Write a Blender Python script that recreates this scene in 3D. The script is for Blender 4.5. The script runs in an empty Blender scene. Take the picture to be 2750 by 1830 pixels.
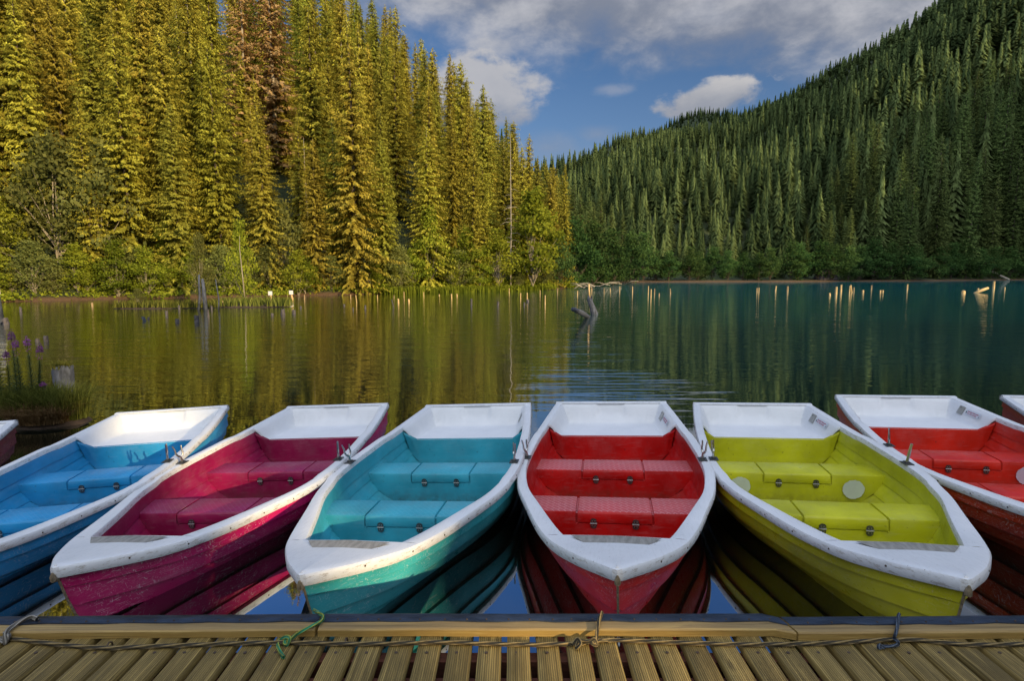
import bpy, math, random
import numpy as np
from mathutils import Vector, Matrix
random.seed(7); rng = np.random.default_rng(7)
PI = math.pi
scene = bpy.context.scene
col = scene.collection

# ------------------------------------------------------------------ camera
DZ = -.20; KD = (2.0+DZ)/2.0; H_CAM = 2.0+DZ; F = 1500.0; PITCH = math.atan(183/1500.0)
cd = bpy.data.cameras.new('camera'); cam = bpy.data.objects.new('camera', cd); col.objects.link(cam)
cd.sensor_width = 36; cd.lens = 36*F/2750; cd.clip_end = 5000; cd.clip_start = 0.05
cam.location = (0, 0, H_CAM); cam.rotation_euler = (PI/2-PITCH, 0, 0)
scene.camera = cam
cp, sp = math.cos(PITCH), math.sin(PITCH)

def G(px, py, z=0.0):
    """point of the plane at height z seen at source pixel px,py of the photograph"""
    u = (px-1375)/F; w = (915-py)/F
    d = (u, cp+w*sp, -sp+w*cp)
    t = (z-H_CAM)/d[2]
    return Vector((d[0]*t, d[1]*t, z))

# ------------------------------------------------------------------ helpers
def mesh(name, V, Fc, mats=None, parent=None, smooth=False, mi=None, loc=None):
    me = bpy.data.meshes.new(name)
    me.from_pydata([tuple(v) for v in V], [], [tuple(f) for f in Fc])
    if mats is not None:
        for m in (mats if isinstance(mats, (list, tuple)) else [mats]): me.materials.append(m)
    if mi is not None: me.polygons.foreach_set('material_index', mi)
    if smooth: me.polygons.foreach_set('use_smooth', [True]*len(me.polygons))
    me.update()
    o = bpy.data.objects.new(name, me); col.objects.link(o)
    if parent is not None: o.parent = parent
    if loc is not None: o.location = loc
    return o

def npmesh(name, V, quads=None, tris=None, mat=None, attr=None):
    me = bpy.data.meshes.new(name)
    V = np.asarray(V, np.float32); me.vertices.add(len(V)); me.vertices.foreach_set('co', V.ravel())
    q = np.zeros((0, 4), np.int32) if quads is None else np.asarray(quads, np.int32)
    t = np.zeros((0, 3), np.int32) if tris is None else np.asarray(tris, np.int32)
    loops = np.concatenate([q.ravel(), t.ravel()])
    me.loops.add(len(loops)); me.loops.foreach_set('vertex_index', loops)
    st = np.concatenate([np.arange(len(q))*4, len(q)*4+np.arange(len(t))*3]).astype(np.int32)
    me.polygons.add(len(st)); me.polygons.foreach_set('loop_start', st)
    if attr is not None:
        a = me.attributes.new('tint', 'FLOAT', 'POINT'); a.data.foreach_set('value', np.asarray(attr, np.float32))
    me.update(calc_edges=True)
    if mat is not None:
        for m in (mat if isinstance(mat, (list, tuple)) else [mat]): me.materials.append(m)
    return me

def put(name, me, parent=None, loc=None):
    o = bpy.data.objects.new(name, me); col.objects.link(o)
    if parent is not None: o.parent = parent
    if loc is not None: o.location = loc
    return o

def tag(o, label=None, cat=None, group=None, kind=None):
    if label: o['label'] = label
    if cat: o['category'] = cat
    if group: o['group'] = group
    if kind: o['kind'] = kind
    return o

def thing(name, label, cat, loc=(0, 0, 0), rz=0, group=None):
    o = bpy.data.objects.new(name, None); col.objects.link(o); o.empty_display_size = .1
    o.location = loc; o.rotation_euler = (0, 0, rz)
    return tag(o, label, cat, group)

class MB:
    def __init__(s): s.V = []; s.F = []; s.M = []
    def add(s, V, Fc, m=0):
        b = len(s.V); s.V += [tuple(v) for v in V]; s.F += [tuple(i+b for i in f) for f in Fc]; s.M += [m]*len(Fc)
    def grid(s, P, m=0, close=False, flip=False):
        n = len(P); k = len(P[0]); b = len(s.V)
        for r in P: s.V += [tuple(v) for v in r]
        for i in range(n-1):
            for j in range(k if close else k-1):
                a, c = b+i*k+j, b+i*k+(j+1) % k
                f = (a, c, c+k, a+k)
                s.F.append(f[::-1] if flip else f); s.M.append(m)
    def box(s, c, d, m=0, rot=None):
        cx, cy, cz = c; x, y, z = d[0]/2, d[1]/2, d[2]/2
        V = [Vector((i, j, k)) for i in (-x, x) for j in (-y, y) for k in (-z, z)]
        if rot is not None: V = [rot @ v for v in V]
        V = [(v.x+cx, v.y+cy, v.z+cz) for v in V]
        s.add(V, [(0, 1, 3, 2), (4, 6, 7, 5), (0, 4, 5, 1), (2, 3, 7, 6), (0, 2, 6, 4), (1, 5, 7, 3)], m)
    def tube(s, pts, r, seg=8, m=0, caps=True):
        pts = [Vector(p) for p in pts]; n = len(pts)
        rr = r if isinstance(r, (list, tuple)) else [r]*n
        up = Vector((0, 0, 1)); rows = []; prev = None
        for i, p in enumerate(pts):
            t = (pts[min(i+1, n-1)]-pts[max(i-1, 0)]).normalized()
            if prev is None:
                a = t.cross(up)
                if a.length < 1e-3: a = t.cross(Vector((1, 0, 0)))
            else: a = prev-t*prev.dot(t)
            a.normalize(); prev = a; b = t.cross(a)
            rows.append([p+(a*math.cos(2*PI*k/seg)+b*math.sin(2*PI*k/seg))*rr[i] for k in range(seg)])
        b0 = len(s.V); s.grid(rows, m, close=True)
        if caps:
            s.F.append(tuple(range(b0+seg-1, b0-1, -1))); s.M.append(m)
            s.F.append(tuple(b0+(n-1)*seg+k for k in range(seg))); s.M.append(m)
    def build(s, name, mats, parent=None, smooth=False, loc=None):
        return mesh(name, s.V, s.F, mats, parent, smooth, s.M if isinstance(mats, (list, tuple)) else None, loc)

def interp(x, xs, ys): return float(np.interp(x, xs, ys))

# smooth monotone-ish interpolation
def cr(x, xs, ys):
    xs = list(xs); ys = list(ys)
    if x <= xs[0]: return ys[0]
    if x >= xs[-1]: return ys[-1]
    i = max(j for j in range(len(xs)) if xs[j] <= x); i = min(i, len(xs)-2)
    def sl(j):
        if j == 0: return (ys[1]-ys[0])/(xs[1]-xs[0])
        if j == len(xs)-1: return (ys[-1]-ys[-2])/(xs[-1]-xs[-2])
        return (ys[j+1]-ys[j-1])/(xs[j+1]-xs[j-1])
    h = xs[i+1]-xs[i]; t = (x-xs[i])/h
    return ((2*t**3-3*t**2+1)*ys[i]+(t**3-2*t**2+t)*h*sl(i)+(-2*t**3+3*t**2)*ys[i+1]+(t**3-t**2)*h*sl(i+1))

# ------------------------------------------------------------------ materials
class NT:
    def __init__(s, name):
        s.m = bpy.data.materials.new(name); s.m.use_nodes = True; s.t = s.m.node_tree; s.N = s.t.nodes; s.L = s.t.links
        s.bs = s.N['Principled BSDF']; s.out = s.N['Material Output']
    def n(s, ty, **kw):
        x = s.N.new(ty)
        for k, v in kw.items():
            if k.startswith('i_'): x.inputs[k[2:].replace('_', ' ')].default_value = v
            else: setattr(x, k, v)
        return x
    def l(s, a, b): s.L.new(a, b)
    def coord(s, kind='Object', scale=(1, 1, 1)):
        t = s.n('ShaderNodeTexCoord'); mp = s.n('ShaderNodeMapping'); mp.inputs['Scale'].default_value = scale
        s.l(t.outputs[kind], mp.inputs['Vector']); return mp.outputs['Vector']
    def noise(s, vec, scale, detail=4, rough=.55, dist=0):
        x = s.n('ShaderNodeTexNoise'); x.inputs['Scale'].default_value = scale; x.inputs['Detail'].default_value = detail
        x.inputs['Roughness'].default_value = rough; x.inputs['Distortion'].default_value = dist
        s.l(vec, x.inputs['Vector']); return x.outputs['Fac']
    def ramp(s, fac, stops):
        x = s.n('ShaderNodeValToRGB'); e = x.color_ramp.elements
        while len(e) < len(stops): e.new(0.5)
        for i, (p, c) in enumerate(stops):
            e[i].position = p; e[i].color = (c if len(c) == 4 else (*c, 1)) if isinstance(c, (tuple, list)) else (c, c, c, 1)
        s.l(fac, x.inputs['Fac']); return x.outputs['Color']
    def mix(s, fac, a, b, mode='MIX'):
        x = s.n('ShaderNodeMix', data_type='RGBA', blend_type=mode)
        for v, k in ((fac, 0), (a, 6), (b, 7)):
            if hasattr(v, 'is_linked') or isinstance(v, bpy.types.NodeSocket): s.l(v, x.inputs[k])
            elif k == 0: x.inputs[0].default_value = v
            else: x.inputs[k].default_value = (*v, 1) if len(v) == 3 else v
        return x.outputs[2]
    def math(s, op, a, b=None, c=None, clamp=False):
        x = s.n('ShaderNodeMath', operation=op); x.use_clamp = clamp
        for i, v in enumerate((a, b, c)):
            if v is None: continue
            if isinstance(v, bpy.types.NodeSocket): s.l(v, x.inputs[i])
            else: x.inputs[i].default_value = v
        return x.outputs[0]
    def maprange(s, v, a, b, c=0, d=1, smooth=False):
        x = s.n('ShaderNodeMapRange'); x.interpolation_type = 'SMOOTHSTEP' if smooth else 'LINEAR'
        s.l(v, x.inputs[0])
        for i, q in zip((1, 2, 3, 4), (a, b, c, d)): x.inputs[i].default_value = q
        return x.outputs[0]
    def bump(s, h, strength=.3, dist=.01):
        x = s.n('ShaderNodeBump'); x.inputs['Strength'].default_value = strength; x.inputs['Distance'].default_value = dist
        s.l(h, x.inputs['Height']); s.l(x.outputs[0], s.bs.inputs['Normal']); return x
    def rgh(s, v):
        if isinstance(v, bpy.types.NodeSocket): s.l(v, s.bs.inputs['Roughness'])
        else: s.bs.inputs['Roughness'].default_value = v
        return s.m
    def base(s, v):
        if isinstance(v, bpy.types.NodeSocket): s.l(v, s.bs.inputs['Base Color'])
        else: s.bs.inputs['Base Color'].default_value = (*v, 1)
        return s

def hull_mat(name, c, wear=.5, under=None):
    k = NT(name); v = k.coord()
    n1 = k.noise(v, 2.2, 5); n2 = k.noise(v, 14, 6, .7)
    dark = tuple(x*.62 for x in c); lite = tuple(min(1, x*1.12+.01) for x in c)
    col_ = k.mix(k.maprange(n1, .3, .7), dark, lite)
    # grime towards the waterline
    xyz = k.n('ShaderNodeSeparateXYZ'); k.l(v, xyz.inputs[0])
    low = k.math('MULTIPLY', k.maprange(xyz.outputs[2], .28, -.02, 0, 1), k.maprange(n2, .3, .75))
    col_ = k.mix(low, col_, under or (.10, .085, .05))
    # scratches: long thin noise in two directions, mostly near the bow
    vs = k.coord(scale=(9, 2.2, 60)); s1 = k.noise(vs, 3.2, 3, .6, 1.5)
    mp = k.n('ShaderNodeMapping'); mp.inputs['Rotation'].default_value = (.9, .3, .7); mp.inputs['Scale'].default_value = (40, 6, 9)
    k.l(v, mp.inputs['Vector']); s2 = k.noise(mp.outputs[0], 2.6, 3, .6, 2.0)
    sc = k.math('MAXIMUM', k.maprange(s1, .61, .635), k.maprange(s2, .62, .645))
    bow = k.maprange(xyz.outputs[1], 1.2, 3.1, .25, 1)
    patch = k.maprange(k.noise(v, 3.1, 4), .38, .55)
    sc = k.math('MULTIPLY', k.math('MULTIPLY', sc, bow), k.math('MULTIPLY', patch, wear))
    pale = tuple(.35*x+.50 for x in c)
    col_ = k.mix(sc, col_, pale)
    # chalky worn areas
    ch = k.math('MULTIPLY', k.maprange(k.noise(k.coord(scale=(1, .45, 1.6)), 5.5, 7, .75), .57, .68), wear*.75)
    col_ = k.mix(k.math('MULTIPLY', ch, k.maprange(xyz.outputs[2], .60, .15)), col_, tuple(.55*x+.2 for x in c))
    k.base(col_); k.bump(n2, .12, .01)
    k.l(k.maprange(n2, .3, .7, .22, .5), k.bs.inputs['Roughness'])
    return k.m

def liner_mat(name, c, fade=.0, fadecol=(.6, .3, .3), diamond=True):
    k = NT(name); v = k.coord()
    n1 = k.noise(v, 3, 5); n2 = k.noise(v, 22, 6, .7)
    col_ = k.mix(k.maprange(n1, .3, .72), tuple(x*.7 for x in c), tuple(min(1, x*1.15+.005) for x in c))
    g = k.n('ShaderNodeNewGeometry'); sx = k.n('ShaderNodeSeparateXYZ'); k.l(g.outputs['Normal'], sx.inputs[0])
    top = k.maprange(sx.outputs[2], .8, .95)
    x = k.n('ShaderNodeSeparateXYZ'); k.l(v, x.inputs[0])
    seat = k.math('MULTIPLY', top, k.maprange(x.outputs[2], .33, .36))
    mp = k.n('ShaderNodeMapping'); mp.inputs['Rotation'].default_value = (0, 0, PI/4); k.l(v, mp.inputs['Vector'])
    br = k.n('ShaderNodeTexBrick'); br.inputs['Scale'].default_value = 15; br.inputs['Mortar Size'].default_value = .045
    br.inputs['Mortar Smooth'].default_value = .4; br.inputs['Brick Width'].default_value = .9; br.inputs['Row Height'].default_value = .42; br.offset = .5
    k.l(mp.outputs[0], br.inputs['Vector'])
    if diamond:
        f1 = k.math('MULTIPLY', seat, k.math('MULTIPLY_ADD', br.outputs['Fac'], .75, .40))
        col_ = k.mix(k.math('MULTIPLY', f1, fade), col_, fadecol)
    # wear streaks on the walls and dirt in the corners near the floor
    k.bs.inputs['Specular IOR Level'].default_value = .3
    mot = k.math('MULTIPLY', k.maprange(k.noise(v, 7, 7, .75), .48, .66), .20)
    col_ = k.mix(mot, col_, tuple(.55*q+.12 for q in c))
    spots = k.math('MULTIPLY', k.maprange(k.noise(v, 38, 3, .5), .68, .72), .5); col_ = k.mix(spots, col_, tuple(.35*q+.02 for q in c))
    st = k.noise(k.coord(scale=(3, 3, 22)), 3, 4, .6)
    col_ = k.mix(k.math('MULTIPLY', k.maprange(st, .55, .75), .18), col_, tuple(.6*q+.25 for q in c))
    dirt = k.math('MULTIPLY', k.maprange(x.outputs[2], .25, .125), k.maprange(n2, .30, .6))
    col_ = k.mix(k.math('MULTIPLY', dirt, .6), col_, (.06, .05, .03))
    k.base(col_)
    h = k.math('ADD', k.math('MULTIPLY', n2, .25), k.math('MULTIPLY', k.math('MULTIPLY', br.outputs['Fac'], seat), .35 if diamond else 0.02))
    k.bump(h, .25, .006)
    k.l(k.maprange(n2, .3, .7, .3, .5), k.bs.inputs['Roughness'])
    return k.m

def white_mat(name='white_gelcoat', dirt=.5):
    k = NT(name); v = k.coord()
    n1 = k.noise(v, 2.5, 5); n2 = k.noise(v, 30, 6, .75); n3 = k.noise(k.coord(scale=(30, 4, 30)), 2.5, 5, .7)
    c = k.mix(k.maprange(n1, .3, .75), (.66, .68, .70), (.80, .81, .82))
    c = k.mix(k.math('MULTIPLY', k.maprange(n3, .5, .8), .35*dirt), c, (.42, .40, .36))
    xyz = k.n('ShaderNodeSeparateXYZ'); k.l(v, xyz.inputs[0])
    g = k.n('ShaderNodeNewGeometry'); sx = k.n('ShaderNodeSeparateXYZ'); k.l(g.outputs['True Normal'], sx.inputs[0])
    side = k.maprange(sx.outputs[2], .75, .3)
    sp_ = k.math('MULTIPLY', k.maprange(k.noise(k.coord(scale=(6, 6, 20)), 3.5, 6, .75), .52, .62), side)
    c = k.mix(k.math('MULTIPLY', sp_, .75*dirt), c, (.30, .25, .19))
    chips = k.maprange(k.noise(v, 55, 3, .5), .735, .75)
    c = k.mix(k.math('MULTIPLY', chips, dirt), c, (.08, .07, .06))
    k.base(c); k.bump(k.math('ADD', n2, k.math('MULTIPLY', n3, .6)), .12, .004)
    k.l(k.maprange(n3, .3, .7, .3, .55), k.bs.inputs['Roughness'])
    return k.m

def simple(name, c, rough=.5, metal=0, var=.25, scale=8, bump=0.1, bd=.01, stretch=(1, 1, 1)):
    k = NT(name); v = k.coord(scale=stretch); n = k.noise(v, scale, 6, .65)
    k.base(k.mix(k.maprange(n, .3, .7), tuple(x*(1-var) for x in c), tuple(min(1, x*(1+var)) for x in c)))
    k.bs.inputs['Roughness'].default_value = rough; k.bs.inputs['Metallic'].default_value = metal
    if bump: k.bump(n, bump, bd)
    return k.m

def wood_mat(name, c1, c2, grain_axis='y', ribs=0, rough=.7):
    k = NT(name)
    at = k.n('ShaderNodeAttribute'); at.attribute_name = 'tint'
    tc = k.n('ShaderNodeTexCoord'); off = k.n('ShaderNodeVectorMath', operation='ADD')
    cmb = k.n('ShaderNodeCombineXYZ'); k.l(k.math('MULTIPLY', at.outputs['Fac'], 37.0), cmb.inputs[2]); k.l(k.math('MULTIPLY', at.outputs['Fac'], 11.0), cmb.inputs[1 if grain_axis == 'y' else 0])
    k.l(tc.outputs['Object'], off.inputs[0]); k.l(cmb.outputs[0], off.inputs[1])
    mp = k.n('ShaderNodeMapping'); mp.inputs['Scale'].default_value = (26, 1.6, 26) if grain_axis == 'y' else (1.6, 26, 26)
    k.l(off.outputs[0], mp.inputs['Vector'])
    g = k.noise(mp.outputs[0], 2.2, 7, .68, .6); big = k.noise(off.outputs[0], 2.6, 4)
    fine = k.noise(mp.outputs[0], 9, 4, .7)
    c = k.mix(k.maprange(g, .32, .68), c1, c2)
    c = k.mix(k.maprange(big, .35, .65, 0, .75), c, tuple(x*.5 for x in c1))
    c = k.mix(k.math('MULTIPLY', k.maprange(fine, .55, .75), .35), c, tuple(min(1, x*1.5) for x in c2))
    # knots
    vo = k.n('ShaderNodeTexVoronoi'); vo.inputs['Scale'].default_value = 1.0
    mk = k.n('ShaderNodeMapping'); mk.inputs['Scale'].default_value = (9, 3.2, 9) if grain_axis == 'y' else (3.2, 9, 9); k.l(off.outputs[0], mk.inputs['Vector'])
    k.l(mk.outputs[0], vo.inputs['Vector'])
    c = k.mix(k.maprange(vo.outputs['Distance'], .13, .06, 0, .7), c, tuple(x*.25 for x in c1))
    c = k.mix(k.math('MULTIPLY', k.maprange(at.outputs['Fac'], 0, 1, 0, .45), 1.0), c, tuple(x*.5 for x in c1))
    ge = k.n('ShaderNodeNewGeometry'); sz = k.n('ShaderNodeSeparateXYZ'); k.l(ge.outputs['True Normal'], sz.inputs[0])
    if not ribs: c = k.mix(k.maprange(sz.outputs[2], .5, .9, 0, .55), k.mix(.5, c, (.44, .27, .06)), (.19, .145, .085))  # weathered grey top; sunlit yellow of the sides put into the colour
    m3 = k.n('ShaderNodeMapping'); m3.inputs['Scale'].default_value = (38, .8, 38) if grain_axis == 'y' else (.8, 38, 38); k.l(off.outputs[0], m3.inputs['Vector'])
    stk = k.noise(m3.outputs[0], 1.6, 5, .6, 1.2)
    c = k.mix(k.maprange(stk, .54, .68, 0, .5), c, tuple(x*.35 for x in c1)); c = k.mix(k.maprange(stk, .47, .36, 0, .5), c, tuple(min(1, x*1.25) for x in c2))
    h = k.math('ADD', g, k.math('MULTIPLY', fine, .4))
    if ribs:
        sx = k.n('ShaderNodeSeparateXYZ'); uvn = k.n('ShaderNodeAttribute'); uvn.attribute_name = 'across'
        w = k.math('SINE', k.math('MULTIPLY', uvn.outputs['Fac'], 2*PI*ribs))
        w = k.maprange(w, -.7, .6)
        c = k.mix(k.math('MULTIPLY', k.math('SUBTRACT', 1.0, w), .5), c, tuple(x*.3 for x in c1))
        h = k.math('ADD', k.math('MULTIPLY', h, .5), k.math('MULTIPLY', w, 1.4))
    k.base(c); k.bump(h, .7, .004); return k.rgh(rough)

def leaf_mat(name, c1, c2, trans=.25, objvar=.35):
    """c1, c2: darker and lighter foliage colour; varies per tree and per clump"""
    k = NT(name); k.N.remove(k.bs)
    v = k.coord(); n = k.noise(v, .9, 3)
    oi = k.n('ShaderNodeObjectInfo')
    a = k.n('ShaderNodeAttribute'); a.attribute_name = 'tint'
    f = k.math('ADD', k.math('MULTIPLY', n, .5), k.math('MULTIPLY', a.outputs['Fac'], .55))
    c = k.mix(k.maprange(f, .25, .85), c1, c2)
    hs = k.n('ShaderNodeHueSaturation'); k.l(c, hs.inputs['Color'])
    k.l(k.maprange(oi.outputs['Random'], 0, 1, .5-.014, .5+.016), hs.inputs['Hue'])
    k.l(k.maprange(k.math('FRACT', k.math('MULTIPLY', oi.outputs['Random'], 7.3)), 0, 1, 1-objvar, 1+objvar), hs.inputs['Value'])
    d = k.n('ShaderNodeBsdfDiffuse'); t = k.n('ShaderNodeBsdfTranslucent'); mx = k.n('ShaderNodeMixShader'); mx.inputs[0].default_value = trans
    k.l(hs.outputs[0], d.inputs[0]); k.l(hs.outputs[0], t.inputs[0]); k.l(d.outputs[0], mx.inputs[1]); k.l(t.outputs[0], mx.inputs[2])
    k.l(mx.outputs[0], k.out.inputs[0]); return k.m

M = {}
M['white'] = white_mat(dirt=.85); M['white_clean'] = white_mat('white_seat_gelcoat', .15)
M['steel'] = simple('stainless_steel', (.55, .54, .52), .28, 1, .2, 20)
M['steel_dark'] = simple('dark_hinge_steel', (.16, .16, .15), .45, .9, .3, 30)
M['pad'] = simple('grey_grip_pad', (.26, .25, .225), .85, 0, .3, 14, .3, .004, (3, 1, 1))
M['chip'] = simple('worn_fibreglass', (.23, .18, .11), .8, 0, .6, 40, .6, .01)
M['screw'] = simple('rusty_screw', (.10, .07, .05), .6, .6, .4, 30)
M['sticker'] = simple('sticker_film', (.62, .66, .72), .4, 0, .04, 5, 0)
M['plate'] = simple('grey_info_plate', (.36, .37, .36), .35, .4, .15, 12, 0)
M['red_ink'] = simple('red_lettering', (.42, .06, .12), .5, 0, .1, 5, 0)
M['ink'] = simple('dark_lettering', (.03, .05, .07), .5, 0, .1, 5, 0)
M['slat'] = wood_mat('decking_wood', (.22, .150, .034), (.48, .34, .105), 'y', ribs=11)
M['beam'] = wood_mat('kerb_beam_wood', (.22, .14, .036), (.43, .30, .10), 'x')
M['joist'] = simple('red_brown_joist', (.10, .03, .015), .8, 0, .4, 9, .3, .01, (1, 8, 8))
M['rubber'] = simple('black_rubber', (.018, .026, .042), .42, 0, .75, 26, .8, .008, (.35, 1, 1))
M['rope_tan'] = None
def rope_mat(name, c, c2, freq=60):
    k = NT(name); at = k.n('ShaderNodeAttribute'); at.attribute_name = 'strand'
    n = k.noise(k.coord(), 60, 4)
    w = k.math('SINE', k.math('MULTIPLY', at.outputs['Fac'], 1.0))
    c_ = k.mix(k.maprange(w, -.2, .5), c, c2); c_ = k.mix(k.maprange(n, .4, .7, 0, .4), c_, tuple(x*.5 for x in c))
    k.base(c_); k.bump(k.math('ADD', w, n), .8, .003); return k.rgh(.85)
M['rope_tan'] = rope_mat('tan_rope', (.030, .024, .012), (.30, .215, .085))
M['rope_green'] = rope_mat('green_yellow_rope', (.01, .22, .12), (.32, .36, .05))
M['rope_blue'] = rope_mat('blue_grey_rope', (.025, .035, .055), (.10, .13, .17))
M['rope_grey'] = rope_mat('grey_rope', (.12, .11, .09), (.32, .30, .26))
M['bark'] = simple('spruce_bark', (.10, .075, .055), .9, 0, .4, 3, .6, .05, (1, 1, .25))
M['bark_pale'] = simple('pale_bark', (.34, .29, .21), .85, 0, .35, 4, .4, .03, (1, 1, .3))
M['snag'] = simple('bleached_deadwood', (.36, .31, .24), .85, 0, .3, 5, .4, .03, (1, 1, .3))
M['spruce'] = leaf_mat('sunlit_spruce_needles', (.115, .10, .015), (.63, .54, .072), .27, .18)  # sunlit copy: gold of the low sun put into the needle colour
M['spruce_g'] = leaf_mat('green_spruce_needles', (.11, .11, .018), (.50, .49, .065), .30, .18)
M['spruce_shade'] = leaf_mat('shaded_spruce_needles', (.042, .066, .022), (.17, .215, .062), .25, .45)  # copy for the shaded slopes, shade put into a darker colour
M['dead'] = leaf_mat('rusty_dead_needles', (.24, .13, .045), (.62, .40, .17), .25, .1)
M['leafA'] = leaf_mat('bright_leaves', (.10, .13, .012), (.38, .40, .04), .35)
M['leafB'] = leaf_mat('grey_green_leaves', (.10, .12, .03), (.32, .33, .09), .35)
M['leafC'] = leaf_mat('shaded_leaves', (.035, .075, .024), (.105, .18, .045), .3)  # shade put into the colour, darker than the sunny-shore leaves
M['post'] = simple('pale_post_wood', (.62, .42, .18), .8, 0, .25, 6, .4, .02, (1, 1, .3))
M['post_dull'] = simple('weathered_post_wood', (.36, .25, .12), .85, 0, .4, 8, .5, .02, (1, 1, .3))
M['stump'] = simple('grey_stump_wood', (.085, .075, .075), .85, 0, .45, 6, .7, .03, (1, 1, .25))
M['driftwood'] = simple('blue_grey_driftwood', (.06, .07, .095), .8, 0, .8, 13, .9, .02, (1, 1, .35))  # grey wood, its shade put into the colour as darker and bluer
M['rock'] = simple('lake_rock', (.085, .072, .075), .85, 0, .4, 2.2, .8, .25)
M['mud'] = simple('peat_bank', (.055, .035, .022), .9, 0, .5, 5, .8, .05)
M['grass_g'] = leaf_mat('green_grass', (.07, .09, .018), (.28, .29, .06), .3)
M['grass_d'] = leaf_mat('dry_grass', (.17, .10, .04), (.42, .29, .13), .3)
M['petal'] = leaf_mat('magenta_petals', (.34, .08, .34), (.55, .22, .55), .4)
M['stalk'] = leaf_mat('fireweed_leaves', (.06, .09, .04), (.20, .25, .11), .3)
M['sign'] = simple('white_sign_paint', (.8, .78, .72), .5, 0, .05, 3, 0)

# ------------------------------------------------------------------ boats
L_B = 3.404
YW = [0, .33, .665, 1.2, 1.74, 2.1, 2.39, 2.918, 3.2, 3.35, 3.404]
WW = [.545, .59, .63, .678, .692, .640, .552, .365, .188, .056, .004]
def w_out(y): return max(.006, cr(y, YW, WW))
def z_sheer(y): return cr(y, [0, .67, 1.6, 2.3, 2.92, 3.404], [.612, .562, .527, .524, .556, .648])
def z_keel(y): return cr(y, [0, .8, 1.5, 2.2, 2.6, 2.9, 3.1, 3.25, 3.34, 3.404], [-.05, -.12, -.14, -.09, -.045, .02, .10, .22, .36, .60])
def p_sec(y): return interp(y, [0, 1.5, 2.37, 2.9, 3.3], [3.2, 2.75, 1.9, 1.35, 1.0])
def hull_x(y, z):
    zk, zs = z_keel(y), z_sheer(y)-.02
    u = min(1, max(0, (z-zk)/(zs-zk)))
    return (w_out(y)-.012)*(1-(1-u)**p_sec(y))
def w_in(y):
    s = (w_out(y+.02)-w_out(y-.02))/.04
    k = min(1, max(0, (y-2.1)/.7)); k = k*k*(3-2*k)
    return w_out(y)-(.052+.034*k)*math.sqrt(1+min(s*s, .7))
Y_F = 2.922
def raised(y):  # slightly raised gunwale block round the rowlocks
    return .011*(max(0, min(1, (y-.93)/.03))-max(0, min(1, (y-1.92)/.05)))
def stations(a, b, n, e=1.0): return [a+(b-a)*(1-(1-i/(n-1))**e) for i in range(n)]

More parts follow.
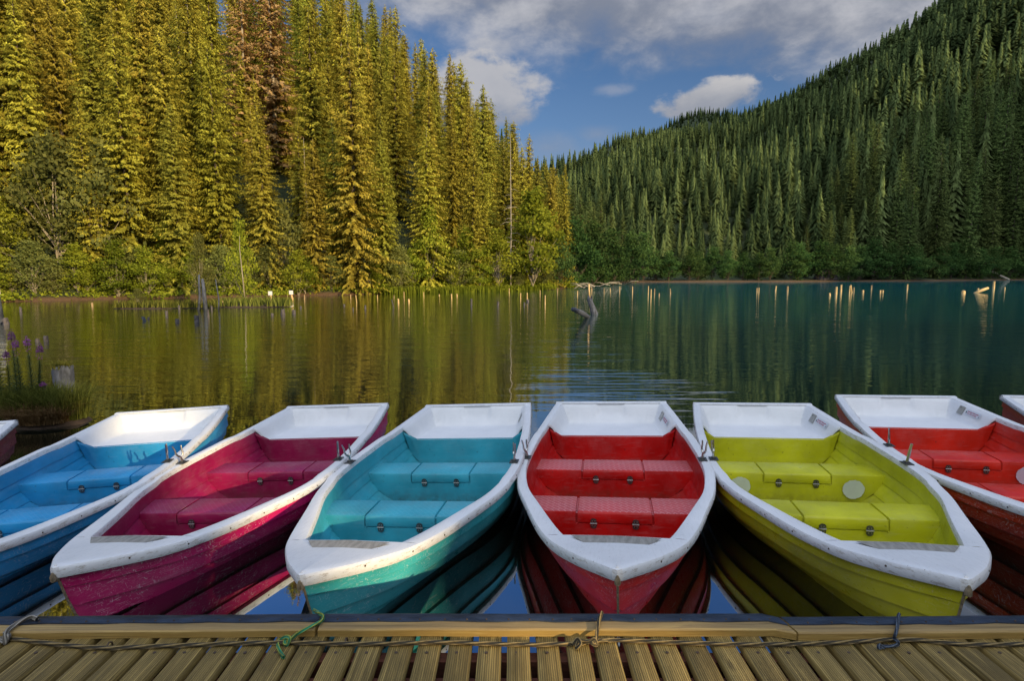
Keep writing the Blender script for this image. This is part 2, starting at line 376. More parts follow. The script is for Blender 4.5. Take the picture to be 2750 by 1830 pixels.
def boat_parts(hm, lm):
    """build one boat's part meshes in boat coordinates (y towards the bow); returns list of (name, mesh obj, children)"""
    res = {}
    # hull: lapped strakes
    b = MB(); ys = stations(0, L_B-.001, 56, 1.5); K = 7
    us = [1, .84, .68, .53, .39, .26, .13, 0]
    for sgn in (1, -1):
        for k in range(K):
            rows = []
            for fr, off in ((0, 0.0), (.5, .008), (.90, .015), (.955, .016), (1.0, 0.0)):
                u = us[k]+(us[k+1]-us[k])*fr
                row = []
                for y in ys:
                    zk, zs = z_keel(y), z_sheer(y)-.02
                    dep = .645+.02*min(1, max(0, (y-1)/1.5))
                    z = max(zk, zs-dep*(1-u)) if y > 1.5 else zk+(zs-zk)*u
                    if 1.5 < y < 2.3: b_l = (y-1.5)/.8; z = (1-b_l)*(zk+(zs-zk)*u)+b_l*z
                    uu = max(0, (z-zk)/(zs-zk))
                    x = (w_out(y)-.012)*(1-(1-uu)**p_sec(y)) if uu > 0 else 0
                    fade = min(1, (L_B-y)/.12, uu*5)
                    row.append((sgn*(x+off*fade), y, z-(off*.6 if uu < .3 else 0)*fade))
                rows.append(row)
            b.grid(rows, 0, flip=(sgn < 0))
    # transom
    n = 14; pts = []
    for i in range(n+1):
        u = i/n; zk, zs = z_keel(0), z_sheer(0)-.02
        pts.append(((w_out(0)-.012)*(1-(1-u)**p_sec(0)), 0, zk+(zs-zk)*u))
    b.grid([[(x, y, z) for x, y, z in pts], [(-x, y, z) for x, y, z in pts]], 0)
    # worn stem strip
    b2 = MB(); st = [(0, y+.004, z_keel(y)) for y in stations(2.95, 3.40, 16)]
    res['hull'] = ('hull', b, [hm])
    b2.tube(st, [.0055]*15+[.006], 6); res['stem'] = ('stem_strip', b2, [M['chip']])
    # gunwale with lip, bow deck
    g = MB(); prof = [(.006, -.052, 0), (-.016, -.050, 0), (-.020, -.040, 0), (-.020, -.012, 0), (-.013, -.002, 0), (-.004, 0, 0), (.25, .003, 1), (.5, .004, 1), (.78, .002, 1), (.93, -.001, 1), (1.0, -.010, 1), (1.0, -.040, 1)]
    ys = stations(0, Y_F, 44, 1.0)
    for sgn in (1, -1):
        rows = []
        for y in ys:
            wo, wi, zs = w_out(y), w_in(y), z_sheer(y)+raised(y)
            sl = (w_out(y+.02)-w_out(y-.02))/.04; nrm = math.sqrt(1+min(sl*sl, 1.5))
            row = []
            for o, dz, kind in prof:
                x = wo-o*nrm if kind == 0 else wo+(wi-wo)*o
                row.append((sgn*x, y, zs+dz))
            rows.append(row)
        g.grid(rows, 0, flip=(sgn > 0))
        rows = []
        for y in stations(Y_F, L_B, 22, 1.4):
            wo, zs = w_out(y), z_sheer(y)
            sl = (w_out(min(L_B, y+.02))-w_out(y-.02))/.04; nrm = math.sqrt(1+min(sl*sl, 1.5))
            row = []
            tn = min(1, (y-Y_F)/.15); n2 = math.sqrt(1+sl*sl)
            for o, dz, kind in prof[:6]: row.append((sgn*(wo-o*nrm*(1-tn)-o/n2*tn), y+o*sl/n2*tn, zs+dz*(1.0 if dz > -.03 else 1+.15*tn)))
            for o in (.2, .4, .6, .8, 1.0): row.append((sgn*wo*(1-o), y, zs+.002+.008*o))
            rows.append(row)
        g.grid(rows, 0, flip=(sgn > 0)); tipr = [rows[-1][:6]] if sgn == 1 else tipr+[rows[-1][:6]]
    g.grid([tipr[0], [((a[0]+b_[0])/2, a[1]+.010, a[2]) for a, b_ in zip(*tipr)], tipr[1]], 0)
    g.add([tipr[0][5], ((tipr[0][5][0]+tipr[1][5][0])/2, tipr[0][5][1]+.010, tipr[0][5][2]), tipr[1][5], (0, L_B, z_sheer(L_B)+.009)], [(0, 1, 2, 3)])
    # front coaming of the cockpit and inner rim of the bow deck
    wi = w_in(Y_F); zs = z_sheer(Y_F)
    N = 16; rows = [[], [], []]
    for i in range(N+1):
        x = -wi+2*wi*i/N; zt = zs+.010*(1-abs(x)/w_out(Y_F))
        rows[0].append((x, Y_F, zt)); rows[1].append((x, Y_F-.004, zt-.008)); rows[2].append((x, Y_F-.006, zt-.055))
    g.grid(rows, 0, flip=True)
    # transom rim
    zs = z_sheer(0); rim = [(-.018, -.05), (-.020, -.010), (-.014, .001), (0, .005), (.035, .005), (.047, .002), (.052, -.008)]
    g.grid([[(x*(w_out(0)+.018), yy, zs+dz+.0015) for yy, dz in rim] for x in (-1, -.5, 0, .5, 1)], 0, flip=False)
    # rivets along the lip
    for y in [.15+.235*i for i in range(14)]:
        for sgn in (1, -1):
            sl = (w_out(y+.02)-w_out(y-.02))/.04; nrm = math.sqrt(1+min(sl*sl, 1.5))
            c = Vector((sgn*(w_out(y)+.020*nrm), y, z_sheer(y)+raised(y)-.026)); ax = Vector((sgn, -sl, 0)).normalized()
            g.tube([c-ax*.002, c+ax*.0015, c+ax*.003], [.0055, .005, .002], 6, 1)
    res['gunwale'] = ('gunwale', g, [M['white'], M['screw']])
    # bow tip worn cap
    t = MB(); t.tube([(0, 3.408, .575), (0, 3.424, .588), (0, 3.428, .606), (0, 3.428, .626)], [.006, .015, .013, .004], 8)
    res['tip'] = ('bow_cap', t, [M['chip']])
    # grip pad
    q = MB(); zt = z_sheer(3.0)+.0145
    q.add([(-.235, 2.955, zt-.006), (.235, 2.955, zt-.006), (.15, 3.055, zt-.002), (-.15, 3.055, zt-.002), (0, 2.955, zt+.001), (0, 3.055, zt+.002)], [(0, 4, 5, 3), (4, 1, 2, 5)])
    res['pad'] = ('grip_pad', q, [M['pad']])
    # liner
    l = MB(); ZF = .125
    def lin_x(y, z):
        zt = z_sheer(y)-.036; u = max(0, min(1, (z-ZF)/(zt-ZF)))
        return max(.02, min((w_in(y)+.002)*(.60+.40*(1-(1-u)**3.4)), hull_x(y, max(z, ZF))-.016))
    res_lin = lin_x
    ys = stations(.60, Y_F+.02, 34)
    zsN = [1, .93, .925, .72, .71, .50, .49, .27, .26, .1, .03, 0]
    offs = [0, 0, .0, .008, 0, .008, 0, .008, 0, .004, .012, .03]
    for sgn in (1, -1):
        rows = []
        for y in ys:
            zt = z_sheer(y)+raised(y)-.036; row = []
            zf = ZF+interp(y, [.6, 1.2], [.07, 0])
            for u, of in zip(zsN, offs):
                z = zf+(zt-zf)*u; row.append((sgn*max(.01, lin_x(y, z)-of-(.004 if u < .99 else 0)), y, z))
            row.append((0, y, zf-.004)); rows.append(row)
        l.grid(rows, 0, flip=(sgn < 0))
    # front bulkhead
    rows = [[], []]
    for i in range(13):
        s_ = -1+2*i/12; y = Y_F-.008
        rows[0].append((s_*w_in(y), y, z_sheer(y)-.05)); rows[1].append((s_*lin_x(y, .13), y, .12))
    l.grid(rows, 0, flip=False)
    # aft bulkhead under the stern seat
    rows = [[], [], [], []]
    for i in range(33):
        s_ = -1+2*i/32; y = .615; xt = w_in(y)+.004; x = s_*xt; ax = abs(x)
        top = .428 if ax < .470 else .428+(ax-.470)/(xt-.470)*(z_sheer(.66)-.05-.428)
        yo = 0 if ax < .47 else (ax-.47)/(xt-.47)*.055
        xb = s_*lin_x(y, .19)
        rows[0].append((x, y+yo-.002, top+.004)); rows[1].append((x*.985, y+yo+.006, top-.02))
        rows[2].append((s_*lin_x(y, .29), y+.012, .29)); rows[3].append((xb*.96, y+.03, .19))
    l.grid(rows, 0, flip=True)
    res['liner'] = ('inner_shell', l, [lm])
    # stern seat: moulded white shell
    s = MB(); NX, NY = 60, 30
    rows = []
    for j in range(NY+1):
        v = (j/NY)**1.3; row = []
        for i in range(NX+1):
            a = -1+2*i/NX; a = math.copysign(abs(a)**.8, a)
            y0 = .045; y1 = .612
            y = y0+(y1-y0)*v; xi = w_in(y)+.001; x = a*xi
            fs = max(0, min(1, 1-(xi-abs(x))/.100)); fs = fs*fs*(3-2*fs)
            rec = .014 if abs(x) < .14 else .014*max(0, 1-(abs(x)-.14)/.014)
            fb = max(0, min(1, 1-(y-.045)/.115));
            fb = fb*fb*(3-2*fb)
            # raised ledge at the back of the seat
            led = .02*max(0, min(1, 1-(y-.15)/.02))*(1 if abs(x) < .33 else max(0, 1-(abs(x)-.33)/.03))
            f = max(fs, fb); z = .430+led*(1-f)+(z_sheer(y)-.006-.430)*f
            yy = y+.058*fs*v**2; x = math.copysign(abs(x)*(w_in(yy)+.002)/(xi), x)
            if fb > .25 and fb < .95 and abs(x) < .145: yy -= .020*min(1, (fb-.25)/.1)*min(1, (.145-abs(x))/.01)
            row.append((x, yy, z))
        rows.append(row)
    rows.append([(x, y+.004, z-.006) for x, y, z in rows[-1]]); rows.append([(x, y, z-.018) for x, y, z in rows[-1]])
    s.grid(rows, 0)
    res['seat'] = ('stern_seat', s, [M['white_clean']])
    # thwarts
    def thwart(y0, y1, zt):
        bm_ = MB(); body = []
        prof = [(y0, ZF-.01), (y0, zt-.014), (y1-.004, zt-.014), (y1-.004, zt-.03), (y1+.012, ZF-.01)]
        X = lambda y, z: lin_x(y, max(z, ZF+.01))+.004
        NXX = 24
        for y, z in prof: body.append([((-1+2*i/NXX)*X(y, z), y, z) for i in range(NXX+1)])
        bm_.grid(body, 0, flip=True)
        for sgn in (1, -1):   # outer pads, rounded front edge
            pr = [(y0-.006, zt-.02), (y0, zt-.003), (y0+.006, zt), (y1-.016, zt), (y1-.003, zt-.003), (y1+.003, zt-.014), (y1+.006, zt-.1), (y1+.018, ZF)]
            rows = []
            for y, z in pr:
                xe = X(y, z)-.002; rows.append([(sgn*(.252+(xe-.252)*t_), y, z) for t_ in (0, .02, .3, .6, .98, 1)])
            for r in rows: r.insert(0, (sgn*.250, r[0][1]-(.012 if r[0][1] > y1-.01 else 0), r[0][2]-.014))
            bm_.grid(rows, 0, flip=(sgn > 0))
        # apron under the lid flap
        bm_.grid([[(x, y1-.002, zt-.078) for x in (-.252, .252)], [(x, y1+.005, zt-.082) for x in (-.252, .252)], [(x, y1+.018, ZF) for x in (-.252, .252)]], 0, flip=True)
        lid = MB()
        pr = [(y0-.004, zt-.016), (y0+.004, zt-.002), (y0+.012, zt+.002), (y1-.014, zt+.002), (y1-.001, zt-.003), (y1+.007, zt-.014), (y1+.010, zt-.068), (y1+.008, zt-.074), (y1-.004, zt-.074)]
        rows = []
        for y, z in pr: rows.append([(x*.240, y, z-dz) for x, dz in ((-1, .014), (-.985, .003), (-.96, 0), (-.5, 0), (0, 0), (.5, 0), (.96, 0), (.985, .003), (1, .014))])
        lid.grid(rows, 0, flip=True)
        hs = []
        for x in (-.135, .135):
            h = MB(); yy = y1+.0125; zc = zt-.075
            for dz in (.014, -.014):
                ring = [(x+.021*math.cos(t), yy, zc+dz*1.2+(.017*math.sin(t) if (math.sin(t) > 0) == (dz > 0) else -.012*(1 if dz > 0 else -1))) for t in [2*PI*i/14 for i in range(14)]]
                h.add(ring+[(a, b_+.003, c) for a, b_, c in ring], [tuple(range(14, 28))]+[(i, (i+1) % 14, 14+(i+1) % 14, 14+i) for i in range(14)])
                for dx in (-.008, .008): h.tube([(x+dx, yy+.002, zc+dz*1.05), (x+dx, yy+.0055, zc+dz*1.05)], [.0052, .004], 8, 1)
            h.tube([(x-.022, yy+.004, zc), (x+.022, yy+.004, zc)], .005, 8, 1)
            hs.append(h)
        return bm_, lid, hs
    res['thw'] = [thwart(1.125, 1.385, .372), thwart(2.01, 2.262, .405)]
    # oarlocks
    def oarlock(sgn, bent=False, closed=False):
        o = MB(); y = 1.60; x = sgn*(w_out(y)-.035); z = z_sheer(y)+raised(y)+.004
        o.box((x, y, z+.003), (.062, .078, .006), 1)
        o.box((x, y, z+.010), (.030, .036, .012), 1)
        lean = Vector((sgn*.10, .16, 1)).normalized()
        p0 = Vector((x, y, z+.008)); o.tube([p0, p0+lean*.045], [.010, .009], 8)
        c = p0+lean*.045; side = Vector((sgn*.35, .93, 0))
        if closed:
            o.tube([c, c+lean*.04, c+lean*.10], [.011, .010, .0085], 8)
            o.tube([c+lean*.0, c+lean*.10+side*.006], [.006, .005], 6)
        else:
            for q in (1, -1):
                pts = [c-side*q*.004, c+side*q*.018+lean*.012, c+side*q*.030+lean*.035, c+side*q*.026+lean*.065, c+side*q*.036+lean*.100+Vector((0, 0, .006*q))]
                o.tube(pts, [.0085, .0085, .0075, .0065, .0055], 8)
        return o
    res['oar'] = oarlock
    # mooring eye on the stem
    e = MB(); yk = [(yy, z_keel(yy)) for yy in (3.27, 3.345)]
    e.tube([(0, 3.30, .235), (0, 3.335, .225), (0, 3.352, .25), (0, 3.356, .285), (0, 3.345, .315), (0, 3.325, .325)], .0055, 8)
    e.box((0, 3.318, .28), (.012, .012, .12), 0, Matrix.Rotation(-.42, 3, 'X'))
    res['eye'] = ('mooring_ring', e, [M['steel']])
    return res

def boat_matrix(x, y, a, tr, dz, ro):
    c, s = math.cos(a), math.sin(a)
    e1 = Vector((-c, s, -ro)); e2 = Vector((-s, -c, tr)); e1.normalize(); e2 = (e2-e1*e2.dot(e1)).normalized(); e3 = e1.cross(e2)
    m = Matrix((e1, e2, e3)).transposed().to_4x4(); m.translation = Vector((x-e3.x*.55, y-e3.y*.55, dz-2*tr+DZ)); return m

BOATS = [
 ('rowing_boat', (4.05-3.03+.009, 5.707, .164, -.001, .044, .044), 'red', 'red rowing boat pointing straight at the dock, between the turquoise and the yellow boat'),
 ('rowing_boat', (-.354, 5.732, .175, -.004, .007, .064), 'teal', 'turquoise rowing boat with a sunlit patch on its bow'),
 ('rowing_boat', (-1.885, 5.934, .092, -.004, -.05, .055), 'purple', 'magenta purple rowing boat with heavily scratched bow beside the turquoise boat'),
 ('rowing_boat', (-3.638, 5.873, -.124, -.009, -.091, .042), 'blue', 'royal blue rowing boat with its bow cut off by the left edge of the photo'),
 ('rowing_boat', (2.418, 5.532, .159, .008, .088, .029), 'yellow', 'yellow-green rowing boat with round white patches on its seat fronts'),
 ('rowing_boat', (4.05, 5.81, .22, 0, .088, .037), 'orange', 'orange-red rowing boat right of the yellow boat, its bow out of view'),
 ('rowing_boat', (-5.34, 5.12, -.30, 0, -.05, .02), 'plum', 'boat end at the far left edge, white rim over dark purple hull'),
 ('rowing_boat', (5.80, 5.75, .25, 0, .09, .03), 'crimson', 'boat at the far right edge of which only the stern corner shows'),
]
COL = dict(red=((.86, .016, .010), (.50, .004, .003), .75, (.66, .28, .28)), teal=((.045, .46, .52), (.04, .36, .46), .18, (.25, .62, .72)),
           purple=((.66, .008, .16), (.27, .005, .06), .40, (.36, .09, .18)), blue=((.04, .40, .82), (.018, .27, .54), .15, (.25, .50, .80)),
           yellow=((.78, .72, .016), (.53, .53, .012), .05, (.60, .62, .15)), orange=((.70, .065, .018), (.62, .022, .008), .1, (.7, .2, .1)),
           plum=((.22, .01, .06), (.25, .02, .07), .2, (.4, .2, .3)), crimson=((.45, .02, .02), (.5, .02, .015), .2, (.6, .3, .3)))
def emit(name, b, mats, parent, smooth=True):
    o = b.build(name, mats, parent, smooth)
    o.data.set_sharp_from_angle(angle=math.radians(38))
    return o
shared = {}
def text_obj(txt, size, mat, parent, mw):
    cu = bpy.data.curves.new('lettering', 'FONT'); cu.body = txt; cu.size = size; cu.extrude = .0003; cu.offset = .0004*size/.02
    cu.materials.append(mat)
    o = bpy.data.objects.new('lettering', cu); col.objects.link(o)
    dg = bpy.context.evaluated_depsgraph_get(); me = bpy.data.meshes.new_from_object(o.evaluated_get(dg))
    bpy.data.objects.remove(o); me.name = 'lettering'
    o = put('lettering', me, parent); o.matrix_local = mw; return o

for name, pose, ck, label in BOATS:
    hc, lc, fade, fc = COL[ck]
    hm = hull_mat(ck+'_hull_paint', hc, {'purple': .9, 'red': .65, 'yellow': .35, 'orange': .9}.get(ck, .6))
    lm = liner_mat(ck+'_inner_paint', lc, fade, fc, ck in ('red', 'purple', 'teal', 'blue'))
    root = thing(name, label, 'rowing boat', group='rowing boats moored side by side at the dock')
    root.matrix_world = boat_matrix(*pose)
    R_ = boat_parts(hm, lm)
    for key in ('hull', 'gunwale', 'liner', 'seat', 'pad'):
        nm, b, mats = R_[key]
        o = emit(nm, b, mats, root)
        if key == 'hull': hull = o
        if key == 'seat': seat_o = o
        if key == 'gunwale': gun = o
    emit(*R_['stem'], hull); emit(*R_['tip'], gun)
    for b, lid, hs in R_['thw']:
        t = emit('thwart', b, [lm], root); emit('hatch_lid', lid, [lm], t)
        for h in hs: emit('hinge', h, [M['steel_dark'], M['steel']], t)
        th_last = t
    for sgn in (1, -1):
        emit('oarlock', R_['oar'](sgn, closed=(ck == 'yellow' and sgn == -1)), [M['steel'], M['steel_dark']], root)
    emit(*R_['eye'], root)
    # stickers on the image-right inner side (local -x)
    if ck in ('red', 'teal', 'yellow', 'orange'):
        def wall(y, q):
            fs = q*q*(3-2*q); v = (y-.045)/.567; yy = y+.058*fs*v*v
            return Vector((-(w_in(y)-.100*(1-q))*(w_in(yy)+.002)/w_in(y), yy, .43+(z_sheer(y)-.006-.43)*fs))
        def frame(y0, y1):
            a, b_ = wall(y0, .80), wall(y1, .80); c_ = wall((y0+y1)/2, .45)
            ex = (b_-a).normalized(); up = ((a+b_)/2-c_); up = (up-ex*up.dot(ex)).normalized(); n = ex.cross(up)
            m_ = Matrix((ex, up, n)).transposed().to_4x4(); m_.translation = a+n*.006*(1 if n.x > 0 else -1); return m_
        mw = frame(.235, .31)
        pl = MB(); w_, h_ = .075, .085
        pl.add([(0, 0, 0), (w_, 0, 0), (w_, -h_, 0), (0, -h_, 0), (0, 0, .003), (w_, 0, .003), (w_, -h_, .003), (0, -h_, .003)], [(4, 7, 6, 5), (0, 1, 5, 4), (1, 2, 6, 5), (2, 3, 7, 6), (3, 0, 4, 7)])
        p = pl.build('info_plate', M['plate'], seat_o); p.matrix_local = mw
        if ck != 'teal':
            text_obj('CE', .018, M['ink'], seat_o, mw @ Matrix.Translation((.008, -.022, .0035)))
            for q in range(3): text_obj('. - .  -', .016, M['ink'], seat_o, mw @ Matrix.Translation((.010, -.040-.014*q, .0035)))
            mw2 = frame(.335, .50)
            mw2 = mw2 @ Matrix.Translation((0, -.02, .002))
            st = MB(); st.add([(-.004, .012, .001), (.190, .012, .001), (.190, -.040, .001), (-.004, -.040, .001)], [(0, 3, 2, 1)])
            s_ = st.build('sticker', M['sticker'], seat_o); s_.matrix_local = mw2
            text_obj('Receptie debarcader', .0170, M['red_ink'], seat_o, mw2 @ Matrix.Translation((.020, -.010, .002)))
            text_obj('TEL. 0722 254.822', .0165, M['red_ink'], seat_o, mw2 @ Matrix.Translation((.020, -.030, .002)))
            lg = MB()   # little house mark and anchor
            lg.add([(0, -.028, 0), (.013, -.028, 0), (.013, -.012, 0), (.0065, -.002, 0), (0, -.012, 0)], [(0, 1, 2, 3, 4)])
            g_ = lg.build('house_emblem', M['ink'], seat_o); g_.matrix_local = mw2 @ Matrix.Translation((0, 0, .002)); lg = MB()
            a0 = .172
            lg.add([(a0, -.004, 0), (a0+.003, -.004, 0), (a0+.003, -.026, 0), (a0+.011, -.020, 0), (a0+.0015, -.036, 0), (a0-.008, -.020, 0), (a0, -.026, 0)], [(0, 6, 5, 4, 3, 2, 1)])
                        
            g_ = lg.build('anchor_emblem', M['ink'], seat_o); g_.matrix_local = mw2 @ Matrix.Translation((0, 0, .002))
    if ck in ('yellow', 'orange'):
        pm = simple(ck+'_patch_paint', (.55, .60, .50) if ck == 'yellow' else (.60, .52, .60), .5, 0, .12, 6, .1)
        for xx in ((-.40, .42) if ck == 'yellow' else (-.42,)):
            rr = random.Random(3 if xx < 0 else 5); pts = []
            for i in range(36):
                a_ = 2*PI*i/36; r = .072*(1+.04*rr.uniform(-1, 1)+(.05 if 2 < a_ < 3.3 else 0))
                pts.append((xx+r*1.05*math.cos(a_), 1.3960+.011*((.27-(.27+r*math.sin(a_)))/.15+.35), .262+r*math.sin(a_)))
            c_ = (xx, 1.3995, .262)
            pb = MB(); pb.add(pts+[c_], [(i, (i+1) % 36, 36) for i in range(36)])
            o = pb.build('white_patch', pm, root); o['label'] = 'round whitish repair patch on the seat front'

# ------------------------------------------------------------------ dock
dock = thing('dock', 'wooden dock of ribbed decking planks along the bottom of the photo', 'dock', (0, 0, 0))
ZD = .6375+DZ; ZB = .669+DZ; YAW = .012
def dock_y(x, off=0):  # inner face line of the kerb beams
    return interp(x, [-2.2, -.737, 1.04, 1.041, 2.4], [1.928, 1.950, 1.950, 1.928, 1.945])+off
V, Fq, tint, acr = [], [], [], []
rd = random.Random(4)
i = 0; x = -3.6
while x < 3.9:
    wd = .0835+rd.uniform(-.002, .002); t0 = rd.random(); ya = 2.005+rd.uniform(-.01, .0); yb = -.45+rd.uniform(-.01, .01)
    zt = ZD+rd.uniform(-.003, .002); th = .032; dx = rd.uniform(-.003, .003); lean = (ya-yb)*(-.012)+dx
    wob = [rd.uniform(-.0015, .0015) for _ in range(40)]
    b0 = len(V); NY = 24; ring = [(0, -th), (0, -.004), (.006, 0), (wd*.5, .0005), (wd-.006, 0), (wd, -.004), (wd, -th)]
    for j in range(NY+1):
        yy = ya+(yb-ya)*j/NY; sh = (1.98-yy)*.018
        for kx, (xx, zz) in enumerate(ring):
            e = wob[(j+kx*7) % 40]*(1 if kx in (0, 1, 5, 6) else 0)
            V.append((x+xx+e-sh*0+dx, yy, zt+zz)); tint.append(t0); acr.append(xx/wd)
    k = len(ring)
    for j in range(NY):
        for c in range(k-1): a = b0+j*k+c; Fq.append((a, a+k, a+k+1, a+1))
    Fq.append(tuple(b0+c for c in range(k))) if False else None
    # front end cap
    V += [V[b0+c] for c in range(k)]; tint += [t0]*k; acr += [0]*k
    x += .1085+rd.uniform(-.002, .002)
me = npmesh('decking', V, quads=Fq, mat=M['slat'], attr=tint)
a = me.attributes.new('across', 'FLOAT', 'POINT'); a.data.foreach_set('value', np.array(acr, np.float32))
deck = put('decking', me, dock)
sc_ = MB()
rd = random.Random(4)
x = -3.6
while x < 3.9:
    wd = .0835+rd.uniform(-.002, .002); rd.random(); rd.uniform(0, 1); rd.uniform(0, 1); rd.uniform(0, 1); rd.uniform(0, 1); [rd.uniform(0, 1) for _ in range(40)]
    cx_ = x+wd*.5+rd.uniform(-.012, .012)*0; yy = 1.862
    sc_.tube([(cx_, yy, ZD-.004), (cx_, yy, ZD+.0015)], [.006, .0058], 10)
    x += .1085+rd.uniform(-.002, .002)
sc_.build('screws', M['screw'], deck)
# kerb beams with rubber strip
for (xa, xb, slA, slB) in ((-3.2, -.742, 0, 0.0), (-.730, 1.058, 0, .03), (1.066, 3.4, .03, 0)):
    bm_ = MB(); rb = MB(); n = 24; rows = []; rrows = []
    rr = random.Random(int(xa*100))
    for j in range(n+1):
        t = j/n; xx = xa+(xb-xa)*t; xm = min(max(xx, xa+.01), xb-.01)
        sk = (slA*(1-t)**30-0)+(slB*t**30)
        y0 = dock_y(xm)+rr.uniform(-.001, .001); e = rr.uniform(-.0008, .0008)
        pr = [(0, ZD+.001), (0, ZB-.006), (.005, ZB-.001), (.012, ZB), (.055, ZB+.001), (.092, ZB-.001), (.095, ZB-.04)]
        rows.append([(xx-sk*(py/.09), y0+py, z+e) for py, z in pr])
        wv = .0035*math.sin(xx*21+rr.random())+rr.uniform(-.001, .001)
        rp = [(.041+wv, ZB+.0015), (.042+wv, ZB+.005), (.052, ZB+.0065), (.085, ZB+.006), (.094, ZB+.001), (.098, ZB-.012), (.098, ZB-.09)]
        rrows.append([(xx-sk*(py/.09), y0+py, z+e) for py, z in rp])
    me_v = [p for r in rows for p in r]
    for r in (0, n): pass
    bm_.grid(rows, 0); bm_.F.append(tuple(range(len(rows[0])))[::-1]); bm_.M.append(0); bm_.F.append(tuple(n*len(rows[0])+q for q in range(len(rows[0])))); bm_.M.append(0)
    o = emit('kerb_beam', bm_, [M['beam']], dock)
    at = o.data.attributes.new('tint', 'FLOAT', 'POINT'); at.data.foreach_set('value', [rr.random()*.5]*len(o.data.vertices))
    rb.grid(rrows, 0)
    x_ = xa+.06
    while x_ < xb-.03:
        yb_ = dock_y(x_); rb.tube([(x_, yb_+.051, ZB+.005), (x_, yb_+.051, ZB+.0082)], [.0045, .0035], 7, 1); x_ += rr.uniform(.07, .10)
    emit('rubber_strip', rb, [M['rubber'], M['screw']], o)
for yy, zz in ((1.885, ZD-.078), (1.76, ZD-.082), (1.0, ZD-.08), (0, ZD-.08)):
    jb = MB(); jb.box((0, yy, zz), (7.4, .05, .085)); jb.build('joist', M['joist'], dock)
fl = MB()
for xx in (-2.6, -.9, .9, 2.6): fl.tube([(xx, 1.5, -.02), (xx, -.3, -.02)], .26, 16)
fl.build('float_drum', simple('float_plastic', (.05, .08, .10), .4), dock)

# ------------------------------------------------------------------ ropes
def rope(pts, r, mat, name, label, strands=3, twist=38, parent=None, n=None):
    P = [Vector(p) for p in pts]; out = []; m_ = n or 14
    for i in range(len(P)-1):
        p0 = P[max(i-1, 0)]; p1 = P[i]; p2 = P[i+1]; p3 = P[min(i+2, len(P)-1)]
        for j in range(m_):
            t = j/m_; out.append(.5*((2*p1)+(-p0+p2)*t+(2*p0-5*p1+4*p2-p3)*t*t+(-p0+3*p1-3*p2+p3)*t**3))
    out.append(P[-1]); seg = 12; b = MB(); rows = []; att = []; prev = None; dist = 0
    for i, p in enumerate(out):
        t = (out[min(i+1, len(out)-1)]-out[max(i-1, 0)])
        if t.length < 1e-9: t = Vector((1, 0, 0))
        t.normalize(); a = (t.cross(Vector((0, 0, 1))) if prev is None else prev-t*prev.dot(t))
        if a.length < 1e-4: a = t.cross(Vector((1, 0, 0)))
        a.normalize(); prev = a; bb = t.cross(a)
        if i: dist += (p-out[i-1]).length
        row = []
        for k in range(seg):
            th = 2*PI*k/seg; ph = strands*th+dist*twist*strands/2
            rad = r*(1+.13*math.sin(ph)); row.append(p+(a*math.cos(th)+bb*math.sin(th))*rad); att.append(ph)
        rows.append(row)
    b.grid(rows, 0, close=True); o = b.build(name, mat, parent, True)
    at = o.data.attributes.new('strand', 'FLOAT', 'POINT'); at.data.foreach_set('value', np.array(att, np.float32))
    if label: tag(o, label, 'rope')
    return o
def dk(px, py, z=ZD+.009): return G(px, py, z)
rt = M['rope_tan']
rope([dk(-30, 1706), dk(12, 1714), dk(70, 1722), dk(190, 1736), dk(290, 1742), dk(400, 1738), dk(520, 1734), dk(660, 1729), dk(800, 1728), dk(920, 1731), dk(1060, 1730), dk(1180, 1727), dk(1320, 1731), dk(1450, 1733), dk(1545, 1730)], .0074, rt, 'dock_rope', 'long tan twisted rope lying on the deck from the left edge to the middle', n=40)
rope([dk(1560, 1731), dk(1600, 1722), dk(1700, 1723), dk(1800, 1727), dk(1960, 1732), dk(2100, 1732), dk(2250, 1728), dk(2390, 1720), dk(2480, 1722), dk(2600, 1733), dk(2780, 1731)], .0074, rt, 'dock_rope', 'long tan twisted rope lying on the deck from the middle to the right edge', n=40)
rope([dk(1536, 1733, ZD+.012), dk(1552, 1718, ZD+.025), dk(1560, 1732, ZD+.03), dk(1548, 1742, ZD+.012), dk(1556, 1724, ZD+.02), dk(1580, 1726, ZD+.02), dk(1596, 1718, ZD+.03), dk(1602, 1734, ZD+.014), dk(1590, 1728, ZD+.02), dk(1610, 1722, ZD+.012), dk(1632, 1724, ZD+.008)], .0062, rt, 'rope_knot', 'knotted tan rope joining the two deck ropes')
rope([dk(1601, 1722, ZD+.02), dk(1603, 1700, ZD+.035), dk(1608, 1672, ZB+.012), dk(1613, 1655, ZB+.018), G(1617, 1646, ZB+.02)], .0065, rt, 'rope_end', 'short tan rope end standing over the kerb near the red boat')
rope([dk(8, 1700, ZB-.02), dk(6, 1716), dk(18, 1722), dk(22, 1708, ZD+.03), dk(10, 1700, ZD+.02), dk(2, 1712), dk(14, 1728), dk(16, 1700, ZD+.04), dk(40, 1680, ZB+.012), dk(70, 1662, ZB+.018), dk(88, 1658, ZB+.016), dk(100, 1664, ZB+.012)], .0075, M['rope_grey'], 'mooring_rope', 'grey tan mooring rope looped over the kerb at the left edge')
rope([G(843, 1640, .40), dk(856, 1648, ZB+.006), dk(868, 1656, ZB+.012), dk(862, 1670, ZB+.012), dk(836, 1684, ZB+.010), dk(812, 1696, ZB+.008), dk(795, 1706, ZD+.024), dk(782, 1716, ZD+.016), dk(770, 1718, ZD+.018), dk(764, 1730, ZD+.012), dk(772, 1732, ZD+.012), dk(778, 1716, ZD+.03), dk(768, 1712, ZD+.03), dk(752, 1720), dk(747, 1735), dk(752, 1752), dk(762, 1768)], .0062, M['rope_green'], 'mooring_rope', 'green and yellow rope tied to the turquoise boat')
